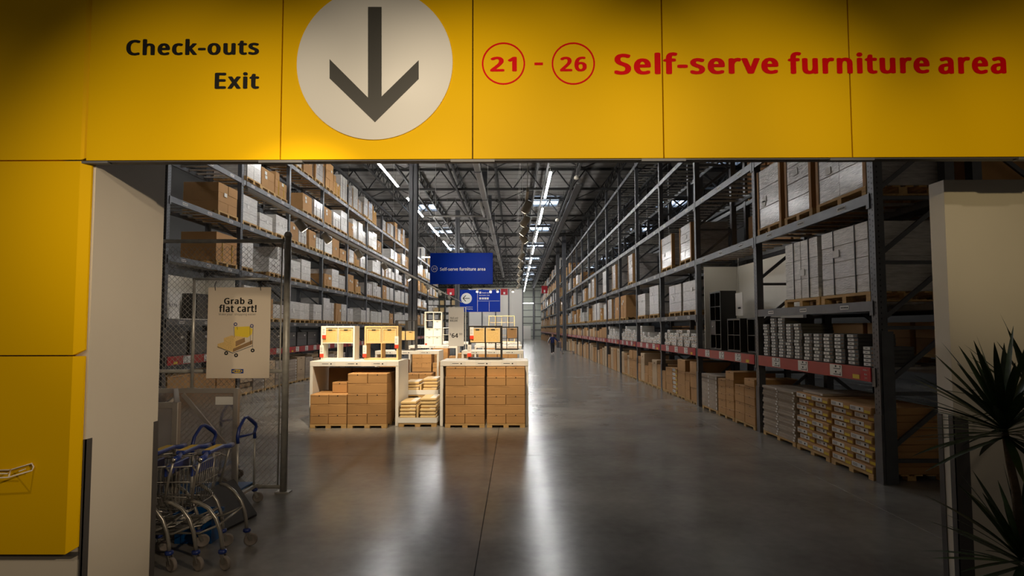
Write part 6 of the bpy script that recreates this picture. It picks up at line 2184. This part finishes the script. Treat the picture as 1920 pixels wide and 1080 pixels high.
skin('jacket', 'navy', jp + [(0, -0.02, 1.40)], [(0, 1), (1, 2), (2, 3), (3, 4), (4, 5), (2, 6), (6, 7), (7, 8), (2, 9)], [(0.19, 0.14), (0.18, 0.14), (0.19, 0.14), 0.085, 0.07, 0.06, 0.085, 0.07, 0.06, 0.09], t, 2)
skin('trousers', 'trousers', [(0, 0, 0.92), J[15], J[16], (-0.07, -0.06, 0.1), J[19], J[20], (0.09, 0.25, 0.15)], [(0, 1), (1, 2), (2, 3), (0, 4), (4, 5), (5, 6)], [(0.15, 0.12), 0.105, 0.08, 0.062, 0.105, 0.08, 0.062], t, 2)
skin('hair', 'hair', [(0, -0.045, 1.60), (0, -0.055, 1.67)], [(0, 1)], [(0.1, 0.1), (0.088, 0.09)], t, 2)
for (a, b_) in (((-0.07, -0.03, 0.05), (-0.07, -0.22, 0.04)), ((0.09, 0.28, 0.13), (0.09, 0.12, 0.05))):
    skin('shoe', 'sign_white', [a, b_], [(0, 1)], [(0.052, 0.05), (0.05, 0.035)], t, 2)
mb = MB()
mb.tube([(-0.20, -0.075, 1.36), (-0.275, -0.09, 1.22), (-0.345, -0.075, 1.1), (-0.375, -0.12, 0.93)], 0.028, 6)
mb.build('sleeve_stripe', 'sign_white', t)
mb = MB()
mb.tube([(-0.03, -0.155, 1.605), (-0.03, -0.165, 1.603)], 0.012, 6)
mb.tube([(0.03, -0.155, 1.605), (0.03, -0.165, 1.603)], 0.012, 6)
mb.build('eyes', 'hair', t)
mb = MB()
for (hx, hy, hz_, dx) in ((-0.33, -0.10, 0.80, 0.0), (0.58, -0.24, 1.0, 0.05)):
    for k in range(4):
        o_ = -0.024 + 0.016 * k
        ln = (0.065, 0.078, 0.075, 0.058)[k]
        mb.tube([(hx, hy + o_, hz_ + 0.01), (hx + dx * 0.6, hy + o_, hz_ - ln * 0.55), (hx + dx * 0.4 - 0.012, hy + o_ - 0.006, hz_ - ln)], [0.010, 0.009, 0.007], 6)
    mb.tube([(hx, hy - 0.025, hz_ + 0.02), (hx + 0.02, hy - 0.05, hz_ - 0.01), (hx + 0.015, hy - 0.055, hz_ - 0.035)], [0.011, 0.010, 0.008], 6)
mb.build('fingers', 'skin', t)
fc = thing('flat_cart', 'distant low flat cart held by the walking person in the aisle', 'flat cart', (px_ + 0.665, py_ - 0.25, 0))
mb = MB()
for yy in (-0.27, 0.27):
    mb.bar((0.0, yy, 0.24), (1.15, yy, 0.24), 0.035)
for xx in (0.02, 0.6, 1.13):
    mb.bar((xx, -0.27, 0.24), (xx, 0.27, 0.24), 0.035)
for xx in (0.12, 1.0):
    for yy in (-0.22, 0.22):
        caster(mb, fc, xx, yy, 0.3, 0.062, 0.2)
mb.build('cart_frame', ['galv', 'cart_blue', 'galv'], fc)
mb = MB()
mb.tube([(0.0, -0.2, 0.24), (-0.02, -0.2, 0.95), (-0.02, -0.1, 1.02), (-0.02, 0.1, 1.02), (-0.02, 0.2, 0.95), (0, 0.2, 0.24)], 0.014, 8)
mb.build('loop_handle', 'cart_blue', fc)
